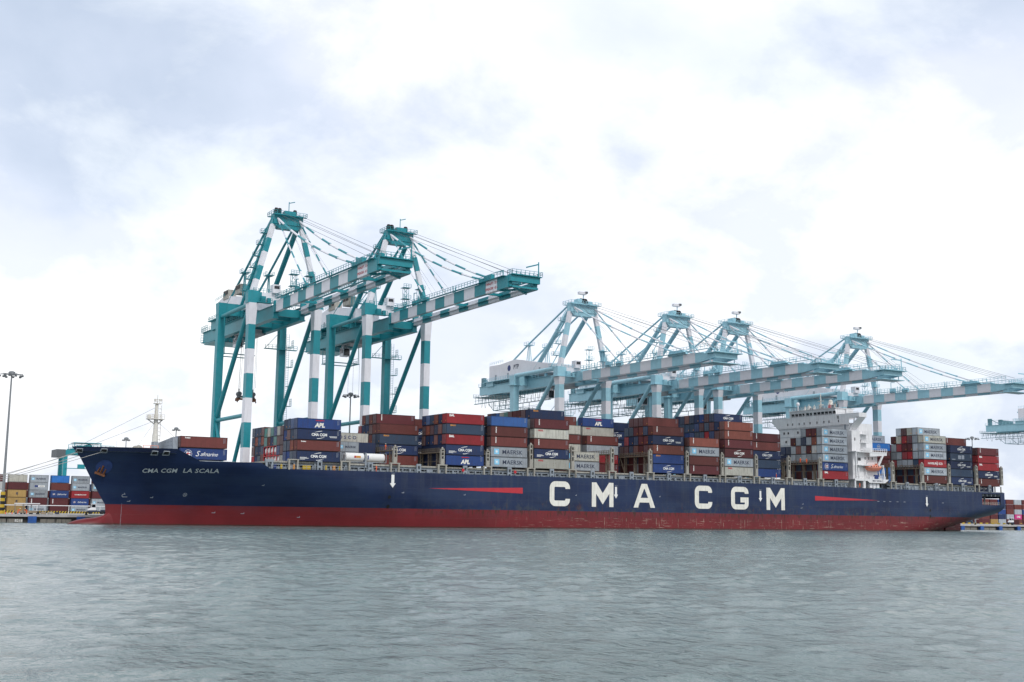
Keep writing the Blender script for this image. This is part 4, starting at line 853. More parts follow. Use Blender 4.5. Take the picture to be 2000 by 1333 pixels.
# ------------------------------------------------------------------ ship-to-shore cranes
CO = (0, 47.5, QZ)
def sag(p, q, s_, n=8):
    p = Vector(p); q = Vector(q); return [p.lerp(q, i/n)-Vector((0, 0, s_*4*(i/n)*(1-i/n))) for i in range(n+1)]
def make_crane(kind):
    teal = kind == 'teal'
    A, Wh = ('teal', 'teal_white') if teal else ('pale', 'pale_white')
    M2 = (A, Wh)
    c = empty('ship_to_shore_crane', CO)
    P = lambda mb, name, mats=M2, smooth=False, par=None: mb.build(name, mats, par or c, CO if par is None else CO)
    if teal:
        hx, yl, zleg, znode, zx0, zx1 = 10.3, 77.0, 65.2, 69.0, 65.9, 68.7
        legc = [65.2, 58.78, 51.43, 44.12, 36.84, 29.6, 22.25, 15, 7.7, QZ]; ac = [69.0, 72.6, 76.9, 81.4, 85.8, 90.2, 93.5]; apz = 94.3; apx = 3.7
        gz0, gz1, bz0, bz1, bend = 61.0, 64.5, 62.6, 65.8, -28.6
        bcut = [42.4, 36.4, 30.5, 24.5, 18.5, 12.7, 7.0, 1.2, -4.7, -10.7, -16.9, -22.9, -28.6]; rear = 113.4; diag = ((yl-1, 33.2), (49.5, 64.2)); us = 65.0; ls = 31.9; lst = 69.4; lsx0 = 65.6
        stay = ((-14.8, 66.6), (19.2, 66.4)); hz = (70.8, 101.2, 67.4, 74.0); bsag = 2.0
        back = [(50, 93.0), (74.0, 80.2), (86.0, 74.1), (95, 69.0)]
    else:
        hx, yl, zleg, znode, zx0, zx1 = 9.8, 77.2, 50.9, 54.4, 51.4, 54.2
        legc = [50.9, 48.25, 43.68, 39.12, 34.5, 29.9, 25.3, 20.7, 16.1, 11.5, 7, QZ]; ac = [54.4, 57.5, 61.6, 65.7, 70.0, 74.2, 77.0]; apz = 78.0; apx = 4.6
        gz0, gz1, bz0, bz1, bend = 49.6, 52.7, 49.6, 52.7, -26.0
        bcut = [41.8, 36.4, 31.1, 25.7, 20.3, 14.8, 9.4, 4.0, -1.4, -6.7, -12.0, -17.6]; rear = 111.5; diag = ((yl-1, 26.0), (50.5, 51.4)); us = 53.9; ls = 24.5; lst = 54.0; lsx0 = 50.6
        stay = ((-8.2, 53.2), (20.3, 53.0)); hz = (60.8, 104, 54.2, 60.6); bsag = 1.0
        back = [(50, 77.3), (76.7, 66.2), (86.5, 61.7), (93, 58.6)]
    # waterside legs (white and coloured bands), landside legs
    lw = 2.55 if teal else 2.7
    for s_ in (-1, 1):
        m = MB()
        for i in range(len(legc)-1):
            za, zb_ = legc[i], legc[i+1]; wa = lw+(.9 if i == 0 else 0); wb = lw
            m.beam((s_*hx, 47.5, zb_), (s_*hx, 47.5, za), 2.1, wb, (i+1) % 2, 2.1+(.4 if i == 0 else 0), wa)
        P(m, 'waterside_leg')
        m = MB(); m.beam((s_*hx, yl, QZ), (s_*hx, yl, lst-5), 2.2, lw); m.beam((s_*hx, yl, lst-5), (s_*hx, yl, lst), 2.2, lw, 0, 2.6, lw+.9); P(m, 'landside_leg')
        if not teal:
            P(MB().box((s_*hx-2.2, 45.6, 50.9), (s_*hx+2.2, 49.6, 51.2)), 'leg_collar'); P(MB().box((s_*hx-2.2, yl-2, 50.3), (s_*hx+2.2, yl+2, 50.6)), 'leg_collar')
        m = MB(); m.tube((s_*hx, 48.6, us+.2), (s_*hx, yl-1, us), .62 if teal else .78, 12); P(m, 'upper_strut')
        m = MB(); m.tube((s_*hx, 48.6, ls), (s_*hx, yl-1, ls), .62, 12); P(m, 'lower_strut')
        m = MB(); m.tube((s_*hx, diag[0][0], diag[0][1]), (s_*hx, diag[1][0], diag[1][1]), .72, 12); P(m, 'diagonal_brace')
        m = MB(); m.tube((s_*hx, 49, ls-.4), (s_*hx, 63.5, 8), .6, 10); m.tube((s_*hx, yl-.8, ls-.4), (s_*hx, 63.5, 8), .6, 10); P(m, 'lower_brace')
        m = MB(); m.box((s_*hx-1, 46, 6.4), (s_*hx+1, yl+1.4, 8.6)); P(m, 'sill_beam')
        for y in (47.5, yl):
            b = MB(); b.box((s_*hx-6, y-.8, 2.9), (s_*hx+6, y+.8, 4.2)); b.box((s_*hx-1.1, y-.9, 4.2), (s_*hx+1.1, y+.9, 6.4))
            for k in range(8): b.lathe((s_*hx-5.6+k*1.6, y, 2.62), [(.1, -.3), (.38, -.28), (.38, .28), (.1, .3)], 10, 0, 'y')
            P(b, 'bogie', ('steel',))
        # A-frame front post with bands
        m = MB(); p, q = Vector((s_*(hx-.2), 47.5, ac[0])), Vector((s_*apx, 48.2, apz-1)); L_ = apz-1-ac[0]
        cuts = [(z-ac[0])/L_ for z in ac]; cuts[-1] = 1
        m.stripes(p, q, 1.6, 1.5, cuts, (1, 0), 1.3, 1.3); P(m, 'frame_post')
        m = MB(); m.tube((s_*4.2, 48.8, apz-2), (s_*4.2, yl-1.8, lst-.8), .8 if teal else .82, 12); P(m, 'rear_leg')
        bk = MB(); bk.path([(s_*4, y, z) for y, z in back], .38 if teal else .33, 8); P(bk, 'back_stay')
        m = MB(); ym, zm = back[1]
        for a in (-1.6, 1.6): m.tube((s_*4+.0, ym+a*1.6, gz1+2), (s_*4, ym+a*.3, zm-.6), .14, 6); m.tube((s_*4+a*.4, ym+a, gz1+2), (s_*4, ym, zm-.6), .10, 6)
        m.box((s_*4-1.3, ym-1.6, zm-.75), (s_*4+1.3, ym+1.6, zm-.55)); 
        for a in (-1.25, 1.25): m.rail((s_*4+a, ym-1.6, zm-.55), (s_*4+a, ym+1.6, zm-.55), 1.1, 1.5, .05)
        P(m, 'stay_mast')
        # girder and boom
        GX = 3.95 if teal else 3.5
        gm = MB(); gm.box((s_*4.2-.7, 43.2, gz0), (s_*4.2+.7, rear, gz1)); gm.box((s_*4.2-1.0, 43.2, gz1), (s_*4.2+1.0, rear, gz1+.12)); gm.box((s_*4.2-.95, 43.2, gz0-.35), (s_*4.2+.95, rear-6, gz0)); P(gm, 'girder')
        bm_ = MB()
        for i in range(len(bcut)-1):
            ya, yb = bcut[i], bcut[i+1]
            dz = .5 if teal else 0
            fa = lambda y: (43-y)/72*dz
            x0, x1 = s_*GX-.62, s_*GX+.62; mi = (i+1) % 2 if not (teal and i == 10) else 1; bt1 = bz1 if s_ < 0 else bz0+(2.1 if teal else 1.5)
            vs = [(x, y, (bz0 if k < 1 else bt1)+fa(y)) for k in (0, 1) for x, y in ((x0, ya), (x1, ya), (x1, yb), (x0, yb))]
            bm_.add(vs, [(0, 3, 2, 1), (4, 5, 6, 7), (0, 1, 5, 4), (1, 2, 6, 5), (2, 3, 7, 6), (3, 0, 4, 7)], mi)
            xi = s_*GX-s_*1.15      # inner rail ledge and flange
            lv = [(x, y, z+fa(y)) for z in (bz0+.9, bz0+1.05) for x, y in ((s_*GX-s_*.62, ya), (xi, ya), (xi, yb), (s_*GX-s_*.62, yb))]
            bm_.add(lv, [(0, 3, 2, 1), (4, 5, 6, 7), (0, 1, 5, 4), (1, 2, 6, 5), (2, 3, 7, 6), (3, 0, 4, 7)], mi)
        if not teal:
            e_ = bcut[-1]
            bm_.prismx([(e_, bz0), (e_, bz1), (bend, bz0+2.0), (bend, bz0+.7), (e_-2, bz0)], s_*GX-.6, s_*GX+.6, 0)
        bm_.box((s_*4.2-.8, 43.5, bz0-.1), (s_*4.2+.8, bcut[0], bz1+.15), 0)
        bo_ = P(bm_, 'boom_girder')
        if teal and s_ == -1:
            for k, tx in enumerate(('TWINLIFT : 72 t', 'SPREADER : 65 t')):
                v, f = text_mesh(tx, .92, bold=.02)
                MB().add([(-3.95-.64, -19.9-x, 64.9-k*1.35+.4+y) for x, y in v], f).build('load_plate_lettering', 'mark_red', bo_, (0, 0, 0)).location = (0, 0, 0)
                bo_.children[-1].data.transform(Matrix.Translation((-CO[0], -CO[1], -CO[2])))
        r_ = MB(); ra = .05
        r_.rail((s_*5.4, 41, bz1+.5), (s_*5.4, bend+1, bz1+.7), 1.2, 1.6, ra); r_.box((s_*4.6, bend+1, bz1+.42), (s_*5.5, 41, bz1+.5)); P(r_, 'boom_walkway')
        r_ = MB(); r_.rail((s_*5.4, 68, gz1+.2), (s_*5.4, rear, gz1+.2), 1.2, 2.0, ra); r_.box((s_*4.6, 60, gz1+.12), (s_*5.5, rear, gz1+.2)); P(r_, 'girder_walkway')
        # stays
        top = (s_*(apx-.2), 47.0, apz-2.2)
        for nm, (y, z), sg, rr in (('fore_stay', stay[0], bsag, .31 if teal else .26), ('inner_stay', stay[1], .4, .26 if teal else .24)):
            m = MB(); pts = sag(top, (s_*4.2, y, z+.6), sg, 10)
            for i, (a, b) in enumerate(zip(pts, pts[1:])):
                m.tube(a, b, rr, 6, (i//1+1) % 2)
                if i % 4 == 3: m.beam(a.lerp(b, .85), b, rr*2.1, rr*2.1)
            P(m, nm)
        for y, z in stay: P(MB().box((s_*4.2-.5, y-1.2, z-.6), (s_*4.2+.5, y+1.6, z+.9)), 'stay_bracket')
        m = MB()
        m.box((s_*4.2-.5, stay[0][0]-5, stay[0][1]-.2), (s_*4.2+.7, stay[0][0]-1, stay[0][1]+1.4)) if teal else m.prismx([(stay[0][0]+3, stay[0][1]-.5), (stay[0][0]+2, stay[0][1]+1.0), (stay[0][0]-4, stay[0][1]+.9), (stay[0][0]-6, stay[0][1]-.5)], s_*4.2-.55, s_*4.2+.55)
        P(m, 'stay_anchor')
    # waterside cross beam with white panels, landside cross beam
    m = MB(); h = zx0, zx1
    xs = [-hx+1.2, -7.6, -1.8, 1.8, 7.6, hx-1.2]
    for i in range(5): m.box((xs[i], 46.5, zx0), (xs[i+1], 48.6, zx1), i % 2)
    for s_ in (-1, 1): m.box((s_*hx-1.6, 46.2, zleg), (s_*hx+1.6, 48.9, znode), 0)
    P(m, 'portal_beam')
    m = MB(); m.box((-hx-1.2, yl-1.3, lsx0), (hx+1.2, yl+1.3, lst)); P(m, 'landside_beam')
    m = MB(); m.beam((-hx, 47.5, 12), (hx, 47.5, 12), 1.4, 1.8); m.beam((-hx, yl, 12), (hx, yl, 12), 1.4, 1.8); P(m, 'base_cross_beam')
    # apex
    m = MB(); m.box((-apx-.9, 46.8, apz-3.9), (apx+.9, 49.6, apz-.6)); m.prism([(-apx-.9, apz-3.9), (apx+.9, apz-3.9), (apx-.6, apz-5.2), (-apx+.6, apz-5.2)], 47.0, 49.4); P(m, 'apex_beam')
    m = MB()
    for x in ((-apx, -apx+1.1, apx-1.4) if teal else (-.6, .4, 1.2)): m.lathe((x, 48.2, apz+.2), [(.2, -.35), (1.15, -.3), (1.15, .3), (.2, .35)], 14, 0, 'x')
    P(m, 'rope_sheave', ('rubber',))
    m = MB(); m.box((-apx-1.7, 45.6, apz-1.3), (apx+1.7, 46.6, apz-1.15)); m.box((-apx-1.7, 49.8, apz-1.3), (apx+1.7, 51, apz-1.15))
    for y in (45.6, 51): m.rail((-apx-1.7, y, apz-1.15), (apx+1.7, y, apz-1.15), 1.15, 1.2, .05)
    for x in (-apx-1.7, apx+1.7): m.rail((x, 45.6, apz-1.15), (x, 51, apz-1.15), 1.15, 1.4, .05)
    if teal: m.box((-1.2, 47, apz-.6), (2.2, 49.4, apz+.5)); m.tube((.3, 48, apz), (.3, 48, apz+3.6), .13); m.beam((.3, 48, apz+3.2), (1.9, 47.2, apz+3.6), .25, .2)
    else:
        m.box((-2.6, 47, apz-.6), (-.9, 49.6, apz+.9)); m.box((1.8, 47, apz-.6), (3.4, 49.4, apz+.3)); m.tube((.3, 48, apz), (.3, 48, apz+2.6), .16)
    P(m, 'apex_platform')
    if not teal:
        m = MB(); m.box((-2.0, 47.0, apz+2.6), (1.0, 48.2, apz+3.5), 1); m.box((.5, 46.7, apz+3.0), (1.4, 48.5, apz+3.7), 2); P(m, 'apex_beacon_box', (A, Wh, 'cable'))
    # ladders and landings up the left post
    m = MB(); p, q = Vector((-hx-.4, 49.5, znode)), Vector((-apx-.6, 50.2, apz-3))
    n = 6 if teal else 5
    for i in range(n):
        a = p.lerp(q, i/n); b = p.lerp(q, (i+1)/n); off = Vector((-1.6 if i % 2 else .4, 0, 0))
        m.box((a.x-2.2, a.y-.8, a.z), (a.x+.6, a.y+.8, a.z+.14)); m.rail((a.x-2.2, a.y-.8, a.z+.14), (a.x+.6, a.y-.8, a.z+.14), 1.1, .7, .05); m.rail((a.x-2.2, a.y-.8, a.z+.14), (a.x-2.2, a.y+.8, a.z+.14), 1.1, .8, .05)
        m.beam(a+Vector((-1.8, 0, .1)), b+Vector((-.2, 0, .1)), .5, .12)
    P(m, 'access_stair')
    # rear end structures, tie beams
    for y in (44.5, 52, 58, 68, 84, 97, rear-1): P(MB().box((-3.5, y-.45, gz0+.6), (3.5, y+.45, gz1-.6)), 'tie_beam')
    for y in ((30, 8, -12)): P(MB().box((-3.4, y-.3, bz0+1.2), (3.4, y+.3, bz0+1.9)), 'tie_beam')
    m = MB()
    if teal:
        m.box((-4.5, bend-1.2, bz1-1.2), (4.7, bend, bz1+.45)); m.box((-4.4, bend-1.8, bz1+.5), (5.0, bend+.6, bz1+.7)); m.beam((-4.2, bend+5, bz0+.3), (4.2, bend-.6, bz0+.9), .5, .5); m.beam((4.2, bend+5, bz0+.3), (-4.2, bend-.6, bz0+.9), .5, .5); m.box((-3.6, bend-.7, bz0+.5), (4.4, bend-.1, bz0+1.0)); h0 = bz1+.7
    else:
        m.box((-4.3, bend-1.0, bz0+.7), (4.3, bend, bz0+2.2)); m.box((-5.0, bend-2.2, bz0+2.2), (5.4, bend+2.5, bz0+2.45)); m.box((-5, bend-1, bz0-.7), (5.4, bend+4, bz0-.5)); h0 = bz0+2.45
        for x in (-4.5, 4.8): m.beam((x, bend+1, bz0-.6), (x, bend+1, bz0+.8), .2, .2)
    for y in (bend-1.9, bend+.6): m.rail((-4.4, y, h0), (5, y, h0), 1.2, 1.3, .05)
    for x in (-4.4, 5): m.rail((x, bend-1.9, h0), (x, bend+.6, h0), 1.2, 1.2, .05)
    P(m, 'boom_tip'); m = MB()
    m.tube((4.6, bend-.5, h0), (4.6, bend-.5, h0+4.2), .16); m.beam((4.6, bend-.5, h0+3.6), (1.6, bend+1.0, h0+2.7 if teal else h0+3.9), .3, .3)
    P(m, 'tip_davit'); m = MB()
    m.tube((-1.5, stay[0][0]-6, h0), (-1.5, stay[0][0]-6, h0+2.6), .14); m.beam((-1.5, stay[0][0]-6, h0+2.5), (-3.0, stay[0][0]-4.5, h0+2.2), .25, .22)
    P(m, 'boom_davit')
    for y in (2, 34, 24):
        for a_, b_, c_ in ((0, -4.3, -4.6), (-.8, -4.3, -4.0)): P(MB().beam((b_, y+a_, bz1), (c_, y+a_, bz1+2.3), .3, .3, 0, .15, .15), 'cable_horn')
    m = MB()
    m.box((-4.5, 25.5, bz1), (-3.6, 28, bz1+1.7)); m.tube((-4.2, 27.5, bz1), (-4.2, 27.5, bz1+4.2), .13); m.beam((-4.2, 27.5, bz1+4.1), (-4.2, 25.6, bz1+3.9), .22, .2)
    P(m, 'sheave_platform')
    # stair towers at the hinge
    for x in (2.0, 7.0) if teal else (1.5, 7.5):
        m = MB(); z1 = gz1+ (10.5 if teal else 8.2)
        for a in (-.7, .7):
            for b in (-.7, .7): m.tube((x+a, 46+b, gz1), (x+a, 46+b, z1), .08, 4)
        k = gz1
        while k < z1-1.5: m.beam((x-.7, 45.3, k), (x+.7, 45.3, k+1.8), .08, .08); m.beam((x-.7, 46.7, k+1.8), (x+.7, 46.7, k), .08, .08); k += 1.8
        for z in (z1, z1-3.6): m.box((x-1.3, 44.8, z), (x+1.3, 47.2, z+.15)); m.rail((x-1.3, 44.8, z+.15), (x+1.3, 44.8, z+.15), 1.1, .8, .05)
        P(m, 'hinge_tower')
    # machinery house
    y0, y1, z0, z1 = hz
    m = MB()
    if teal: m.prismx([(y0, z0), (y0, z1-2.6), (y0+15, z1-.3), (y1-9, z1+1.0), (y1, z1-.4), (y1, z0)], -4.3, 4.3)
    else: m.prismx([(y0, z0), (y0, z1-3.4), (y0+24, z1+.6), (y1-8, z1-.3), (y1, z1-.2), (y1, z0)], -5.0, 5.0)
    hs = P(m, 'machinery_house', (Wh,))
    def hp_(mb, name, mats): o = mb.build(name, mats, hs, CO); return o
    for i, y in enumerate((y0+8, y1-10)):
        m = MB(); m.box((-4.6, y-2.6, z1-.6), (-1.8, y+2.6, z1+2.4) if teal else (-4.3, y+.4, z1-.5)); hp_(m, 'cooling_unit', ('beige' if teal else Wh,))
        m = MB(); m.box((-4.72, y-2.2, z1+.9), (-4.62, y-.3, z1+2.1)); m.box((-4.72, y+.3, z1+.9), (-4.62, y+2.2, z1+2.1)); 
        if teal: hp_(m, 'vent', ('black',))
    for y in (y0+7, y1-14, y1-5): m = MB(); m.box((-5.06, y-.55, z0+.4), (-4.99, y+.55, z0+2.4)); hp_(m, 'door', ('deck_grey',))
    m = MB(); m.box((-6.6, y0+12, z0-.25), (6.6, y1+2.2, z0-.05)); m.rail((-6.5, y0+12, z0), (-6.5, y1+2, z0), 1.15, 1.6, .05); m.rail((-6.5, y1+2, z0), (6.5, y1+2, z0), 1.15, 1.6, .05); m.rail((-4.9, y1-10, z1+.3), (-4.9, y1-.2, z1), 1.0, 1.5, .04)
    for y in (y0+4, y0+18, y1-3): m.box((-4.6, y-.4, gz1), (-3.8, y+.4, z0)); m.box((3.8, y-.4, gz1), (4.6, y+.4, z0))
    m.box((-5.6, y1-4, gz1-.3), (5.6, y1+1.4, z0-.25)); P(m, 'house_platform')
    if not teal:
        v, f = text_mesh('PTP', 2.3, bold=.06, shear=.1)
        MB().add([(-5.03, 84.2-x, 58.3+y) for x, y in v], f).build('logo_lettering', 'mark_dark', hs, CO)
        MB().add([(-5.03, 89.2-1.15*math.cos(R(k*20)), 58.3+1.15*math.sin(R(k*20))) for k in range(18)], [tuple(range(18))]).build('logo_emblem', 'mark_navy', hs, CO)
    # underslung cable gantry, service cage at the rear
    m = MB(); zg = gz0-.6
    ya, yb = (84, 108) if teal else (77, 114)
    m.box((-5.2, 96, zg-.35), (5.2, yb-4, zg-.15)) if not teal else m.box((-5.6, 98, zg-.3), (5.6, 110, zg-.1))
    if teal:
        for y in (88.5, 96.5):
            for x in (-5, 5): m.tube((x, y, zg-5.4), (x, y, gz0), .14, 5)
            m.beam((-5, y, zg-5.4), (5, y, zg-5.4), .3, .3)
        for x in (-5, 5): m.beam((x, 88.5, zg-5.4), (x, 96.5, zg-5.4), .9, .25); m.rail((x, 88.5, zg-5.3), (x, 96.5, zg-5.3), 1.1, 1.2, .05); m.beam((x, 88.5, zg-3.4), (x, 96.5, zg-3.4), .12, .12)
        m.box((-5.4, rear-1, gz0+.2), (5.4, rear+.8, gz0+.4)); m.rail((-5.4, rear+.8, gz0+.4), (5.4, rear+.8, gz0+.4), 2.6, 1.4, .06, 0, 3); m.rail((-5.4, rear-6, gz1+.1), (-5.4, rear+.8, gz1+.1), 2.2, 1.4, .06, 0, 3)
    else:
        y = ya
        while y < yb:
            for x in (-5.6, 5.6): m.tube((x, y, zg-2.6), (x, y, zg), .07, 4)
            m.tube((-3.9, y+.4, zg-1.6), (-3.9, y+.4, zg), .16, 4); y += 2.6
        for x in (-5.6, 5.6): m.beam((x, ya, zg-2.7), (x, yb, zg-2.7), .8, .2); m.beam((x, ya, zg-1.4), (x, yb, zg-1.4), .1, .1)
        for x in (-5.2, 5.2):
            for y in (83, 91, 95.5, 100): m.tube((x, y, zg-6), (x, y, zg-2.6), .12, 5)
            m.beam((x, 83, zg-6), (x, 100, zg-6), .5, .22); m.rail((x, 83, zg-5.9), (x, 100, zg-5.9), 1.2, 2.6, .05); m.beam((x, 100, zg-6), (x, 104, zg-3), .15, .15); m.beam((x, 83, zg-4.2), (x, 100, zg-4.2), .1, .1)
        for y in (83, 91, 100): m.beam((-5.2, y, zg-6), (5.2, y, zg-6), .3, .2)
        m.box((-4.9, rear-3, gz1), (-3.6, rear-1.2, gz1+3.6)); m.box((3.6, rear-3, gz1), (4.9, rear-1.2, gz1+3.6)); m.beam((-4.2, rear-2, gz1+3.4), (-4.2, rear-9, gz1+.2), .3, .3); m.beam((4.2, rear-2, gz1+3.4), (4.2, rear-9, gz1+.2), .3, .3); m.box((-4.6, rear-9.5, gz1), (4.6, rear-8, gz1+2.4)); m.box((-6, rear, zg-.2), (6, rear+3, zg)); m.rail((-6, rear+3, zg), (6, rear+3, zg), 1.2, 1.2, .05)
        m.beam((-4.2, rear-2, gz1+2.9), (-4.2, 98, gz1+2.3), .1, .1)
    P(m, 'service_gantry', M2 if teal else ('pale_dark', 'pale_dark'))
    m = MB(); y = 62 if not teal else 78
    while y < (112 if not teal else 97):
        w = 2.0; d = random.uniform(3.4, 4.6) if not teal else 1.6
        m.path([(-3.6, y+w*t, zg-d*4*t*(1-t)) for t in [i/6 for i in range(7)]], .06, 4); y += random.uniform(2.2, 3.0)
    P(m, 'festoon_cable', ('cable',))
    # trolley and operator's cab
    ty = 78.5 if teal else 60
    m = MB(); m.box((-3.9, ty-4, gz0-.9), (3.9, ty+4, gz0-.4)); m.box((-3, ty-3, gz0-.4), (3, ty+3, gz0+.9)); P(m, 'trolley', ('steel',))
    m = MB(); m.box((-2.9, ty+5, gz0-4.2), (-.4, ty+8, gz0-1.2), 0); m.box((-2.5, ty+5.6, gz0-1.2), (-.8, ty+7.4, gz0-.4), 0); cb_ = P(m, 'operator_cab', (Wh, 'glass')); 
    m = MB(); m.box((-2.97, ty+5.3, gz0-3.2), (-2.91, ty+7.7, gz0-1.6)); m.box((-2.6, ty+4.93, gz0-4.0), (-.7, ty+4.99, gz0-1.6)); m.build('cab_window', 'glass', cb_, CO)
    m = MB()
    for x in (-2, 2):
        for y in (ty-2, ty+2): m.tube((x, y, 43 if teal else 26), (x, y, gz0-.9), .045, 4)
    for x, dy in ((-3, 0), (3, 0)): m.tube((x*.9, 47, apz-1), (x, bend+6, bz1+1.5), .05, 4); m.tube((x*.8, 47, apz-.2), (x*.8, bend+3, bz1+1.8), .05, 4); m.tube((x*.5, 47, apz-1.5), (x, 12, bz1), .035, 4); m.tube((x*.3, 47, apz-1.5), (x, 15, bz1), .035, 4)
    P(m, 'hoist_rope', ('cable',))
    # ladder tower on the right landside leg, cabin on the portal
    m = MB(); z = 8.0; xl = hx+1.9
    m.box((xl-.5, yl-.9, 6), (xl-.42, yl-.82, lst-8)); m.box((xl+.42, yl-.9, 6), (xl+.5, yl-.82, lst-8))
    while z < lst-9:
        m.box((xl-.45, yl-.9, z), (xl+.45, yl-.84, z+.07)); z += .6
    z = 12
    while z < lst-9: m.box((xl-.2, yl-1.8, z), (xl+1.6, yl, z+.15)); m.rail((xl+1.6, yl-1.8, z+.15), (xl+1.6, yl, z+.15), 2.4, .9, .05, 0, 3); z += 6.4
    m.box((hx-6.5, yl-2.9, lst-13.6), (hx+4.4, yl-1.4, lst-13.4)); m.rail((hx-6.5, yl-2.9, lst-13.4), (hx+4.4, yl-2.9, lst-13.4), 1.2, 1.2, .05); m.beam((hx-6.4, yl-2.4, lst-13.4), (hx-2.5, yl-2.4, lst-9), .15, .15)
    P(m, 'leg_ladder')
    m = MB(); m.box((-4.6, 45.4, zx1), (-2.2, 47.8, zx1+2.6)); cb2 = P(m, 'checker_cabin', (Wh,)); MB().box((-4.2, 45.33, zx1+1.3), (-2.6, 45.39, zx1+2.2)).build('cabin_window', 'glass', cb2, CO)
    m = MB(); m.box((-hx+1, 44.6, zx0-.6), (-4.9, 46.4, zx0-.4)); m.rail((-hx+1, 44.6, zx0-.4), (-4.9, 44.6, zx0-.4), 1.2, 1.2, .05); m.box((-8.2, 45, zx0-.4), (-6.8, 46.2, zx0+1.4)); m.box((-6.2, 45, zx0-.4), (-5.2, 46.2, zx0+1.0)); m.rail((-hx, 46.4, zx1), (hx, 46.4, zx1), 1.1, 1.5, .05); P(m, 'portal_walkway')
    return c
ct = make_crane('teal'); ct.location.x = 63.75; tag(ct, 'teal and white banded crane whose boom reaches over the forward blue stacks', 'crane', 'teal quay cranes')
c2 = copy_tree(ct); c2.location.x = 101.5; tag(c2, 'teal and white banded crane beside the pale blue cranes', 'crane', 'teal quay cranes')
cp = make_crane('pale'); cp.location.x = 173.3
PL = [(173.3, 'pale blue crane next to the teal cranes, logo visible on its house'), (215.3, 'pale blue crane second from the teal cranes along the quay'), (244.2, 'pale blue crane third from the teal cranes along the quay'), (309.3, 'pale blue crane standing behind the white bridge house'), (476, 'pale blue crane beyond the stern, only its rear girder showing')]
for i, (x, l) in enumerate(PL):
    o = cp if i == 0 else copy_tree(cp); o.location.x = x; tag(o, l, 'crane', 'pale blue quay cranes')
for ch in o.children:
    if ch.name.startswith(('machinery_house', 'house_platform')): ch.location.y -= 12
# spreader under the first teal crane
sp = tag(empty('container_spreader', (63.75, 79.8, 39.2)), 'rusty spreader hanging on ropes behind the forward teal crane leg', 'spreader')
m = MB(); m.box((-3.05, -.5, 0), (3.05, .5, .55)); m.box((-3.1, -1.2, -.4), (-2.5, 1.2, .5)); m.box((2.5, -1.2, -.4), (3.1, 1.2, .5)); m.box((-3.2, -1.2, -.9), (-2.9, -.9, -.4)); m.box((2.9, -1.2, -.9), (3.2, -.9, -.4)); m.build('spreader_beam', 'anchor', sp)
m = MB(); m.box((-2.6, -1.1, .8), (2.6, 1.1, 1.3)); m.box((-2.9, -.8, .5), (-2.0, .8, .9)); m.box((2.0, -.8, .5), (2.9, .8, .9))
for x in (-2.3, 2.3): m.lathe((x, 0, 1.9), [(.15, -.9), (.75, -.85), (.75, .85), (.15, .9)], 12, 0, 'y'); m.tube((x, 0, 2), (x, 0, 3.6), .16)
m.build('head_block', 'cable', sp)
m = MB()
for x in (-2.6, -2.0, 2.0, 2.6): m.tube((x, 0, 2.2), (x*.9, -1.5, 21.8), .045, 4)
m.build('hoist_rope', 'cable', sp)


#--CRANES_END--
#--YARD--
# ------------------------------------------------------------------ people
def person_mesh(name, joints, edges, radii):
    me = bpy.data.meshes.new(name); me.from_pydata(joints, edges, []); ob = bpy.data.objects.new('tmp', me); COL.objects.link(ob)
    md_ = ob.modifiers.new('skin', 'SKIN'); ob.modifiers.new('sub', 'SUBSURF').levels = 1
    for i, r_ in enumerate(radii): me.skin_vertices[0].data[i].radius = (r_, r_*.85)
    me.skin_vertices[0].data[0].use_root = True
    ev = ob.evaluated_get(bpy.context.evaluated_depsgraph_get()); out_ = bpy.data.meshes.new_from_object(ev); out_.name = name
    bpy.data.objects.remove(ob); out_.materials.clear(); out_.materials.append(MT['hivis']); out_.materials.append(MT['skin']); out_.materials.append(MT['cable'])
    zs = max(v.co.z for v in out_.vertices)
    for p in out_.polygons:
        p.use_smooth = True; c = p.center
        if c.z > 1.50*zs/1.75: p.material_index = 1
        elif c.z < .12: p.material_index = 2
    return out_
J = [(0, 0, .95), (0, 0, 1.2), (0, 0, 1.42), (0, 0, 1.52), (0, -.02, 1.66), (.18, 0, 1.40), (.27, .02, 1.13), (.28, -.1, .9), (-.18, 0, 1.40), (-.28, .03, 1.14), (-.26, -.16, .95), (.1, 0, .9), (.13, -.03, .5), (.14, .02, .08), (.15, -.14, .03), (-.1, 0, .9), (-.13, .02, .5), (-.14, .06, .08), (-.15, -.1, .03)]
EDG = [(0, 1), (1, 2), (2, 3), (3, 4), (2, 5), (5, 6), (6, 7), (2, 8), (8, 9), (9, 10), (0, 11), (11, 12), (12, 13), (13, 14), (0, 15), (15, 16), (16, 17), (17, 18)]
RAD = [.16, .165, .15, .065, .105, .08, .058, .045, .08, .058, .045, .105, .08, .055, .05, .105, .08, .055, .05]
pm_ = person_mesh('body', J, EDG, RAD)
JB = [(0, 0, .95), (0, -.16, 1.15), (0, -.34, 1.28), (0, -.42, 1.33), (0, -.5, 1.40), (.18, -.32, 1.26), (.24, -.42, 1.0), (.2, -.58, .85), (-.18, -.32, 1.26), (-.25, -.42, 1.0), (-.2, -.6, .86)]+J[11:]
pb_ = person_mesh('body', JB, EDG, RAD)
hm_ = MB().lathe((0, 0, 0), [(.16, -.02), (.135, .04), (.11, .1), (.04, .13)], 10).mesh('helmet', ('helmet',), smooth=True)
def person(x, y, z, label, rz=0, bent=False):
    o = empty('person', (x, y, z), rz); link('body', pb_ if bent else pm_, o); link('helmet', hm_, o, (0, -.5, 1.47) if bent else (0, -.02, 1.72)); return tag(o, label, 'person')
person(219, 1.2, 16.8, 'person in orange coveralls standing on the hatch under the aft lashing bridge', 1)
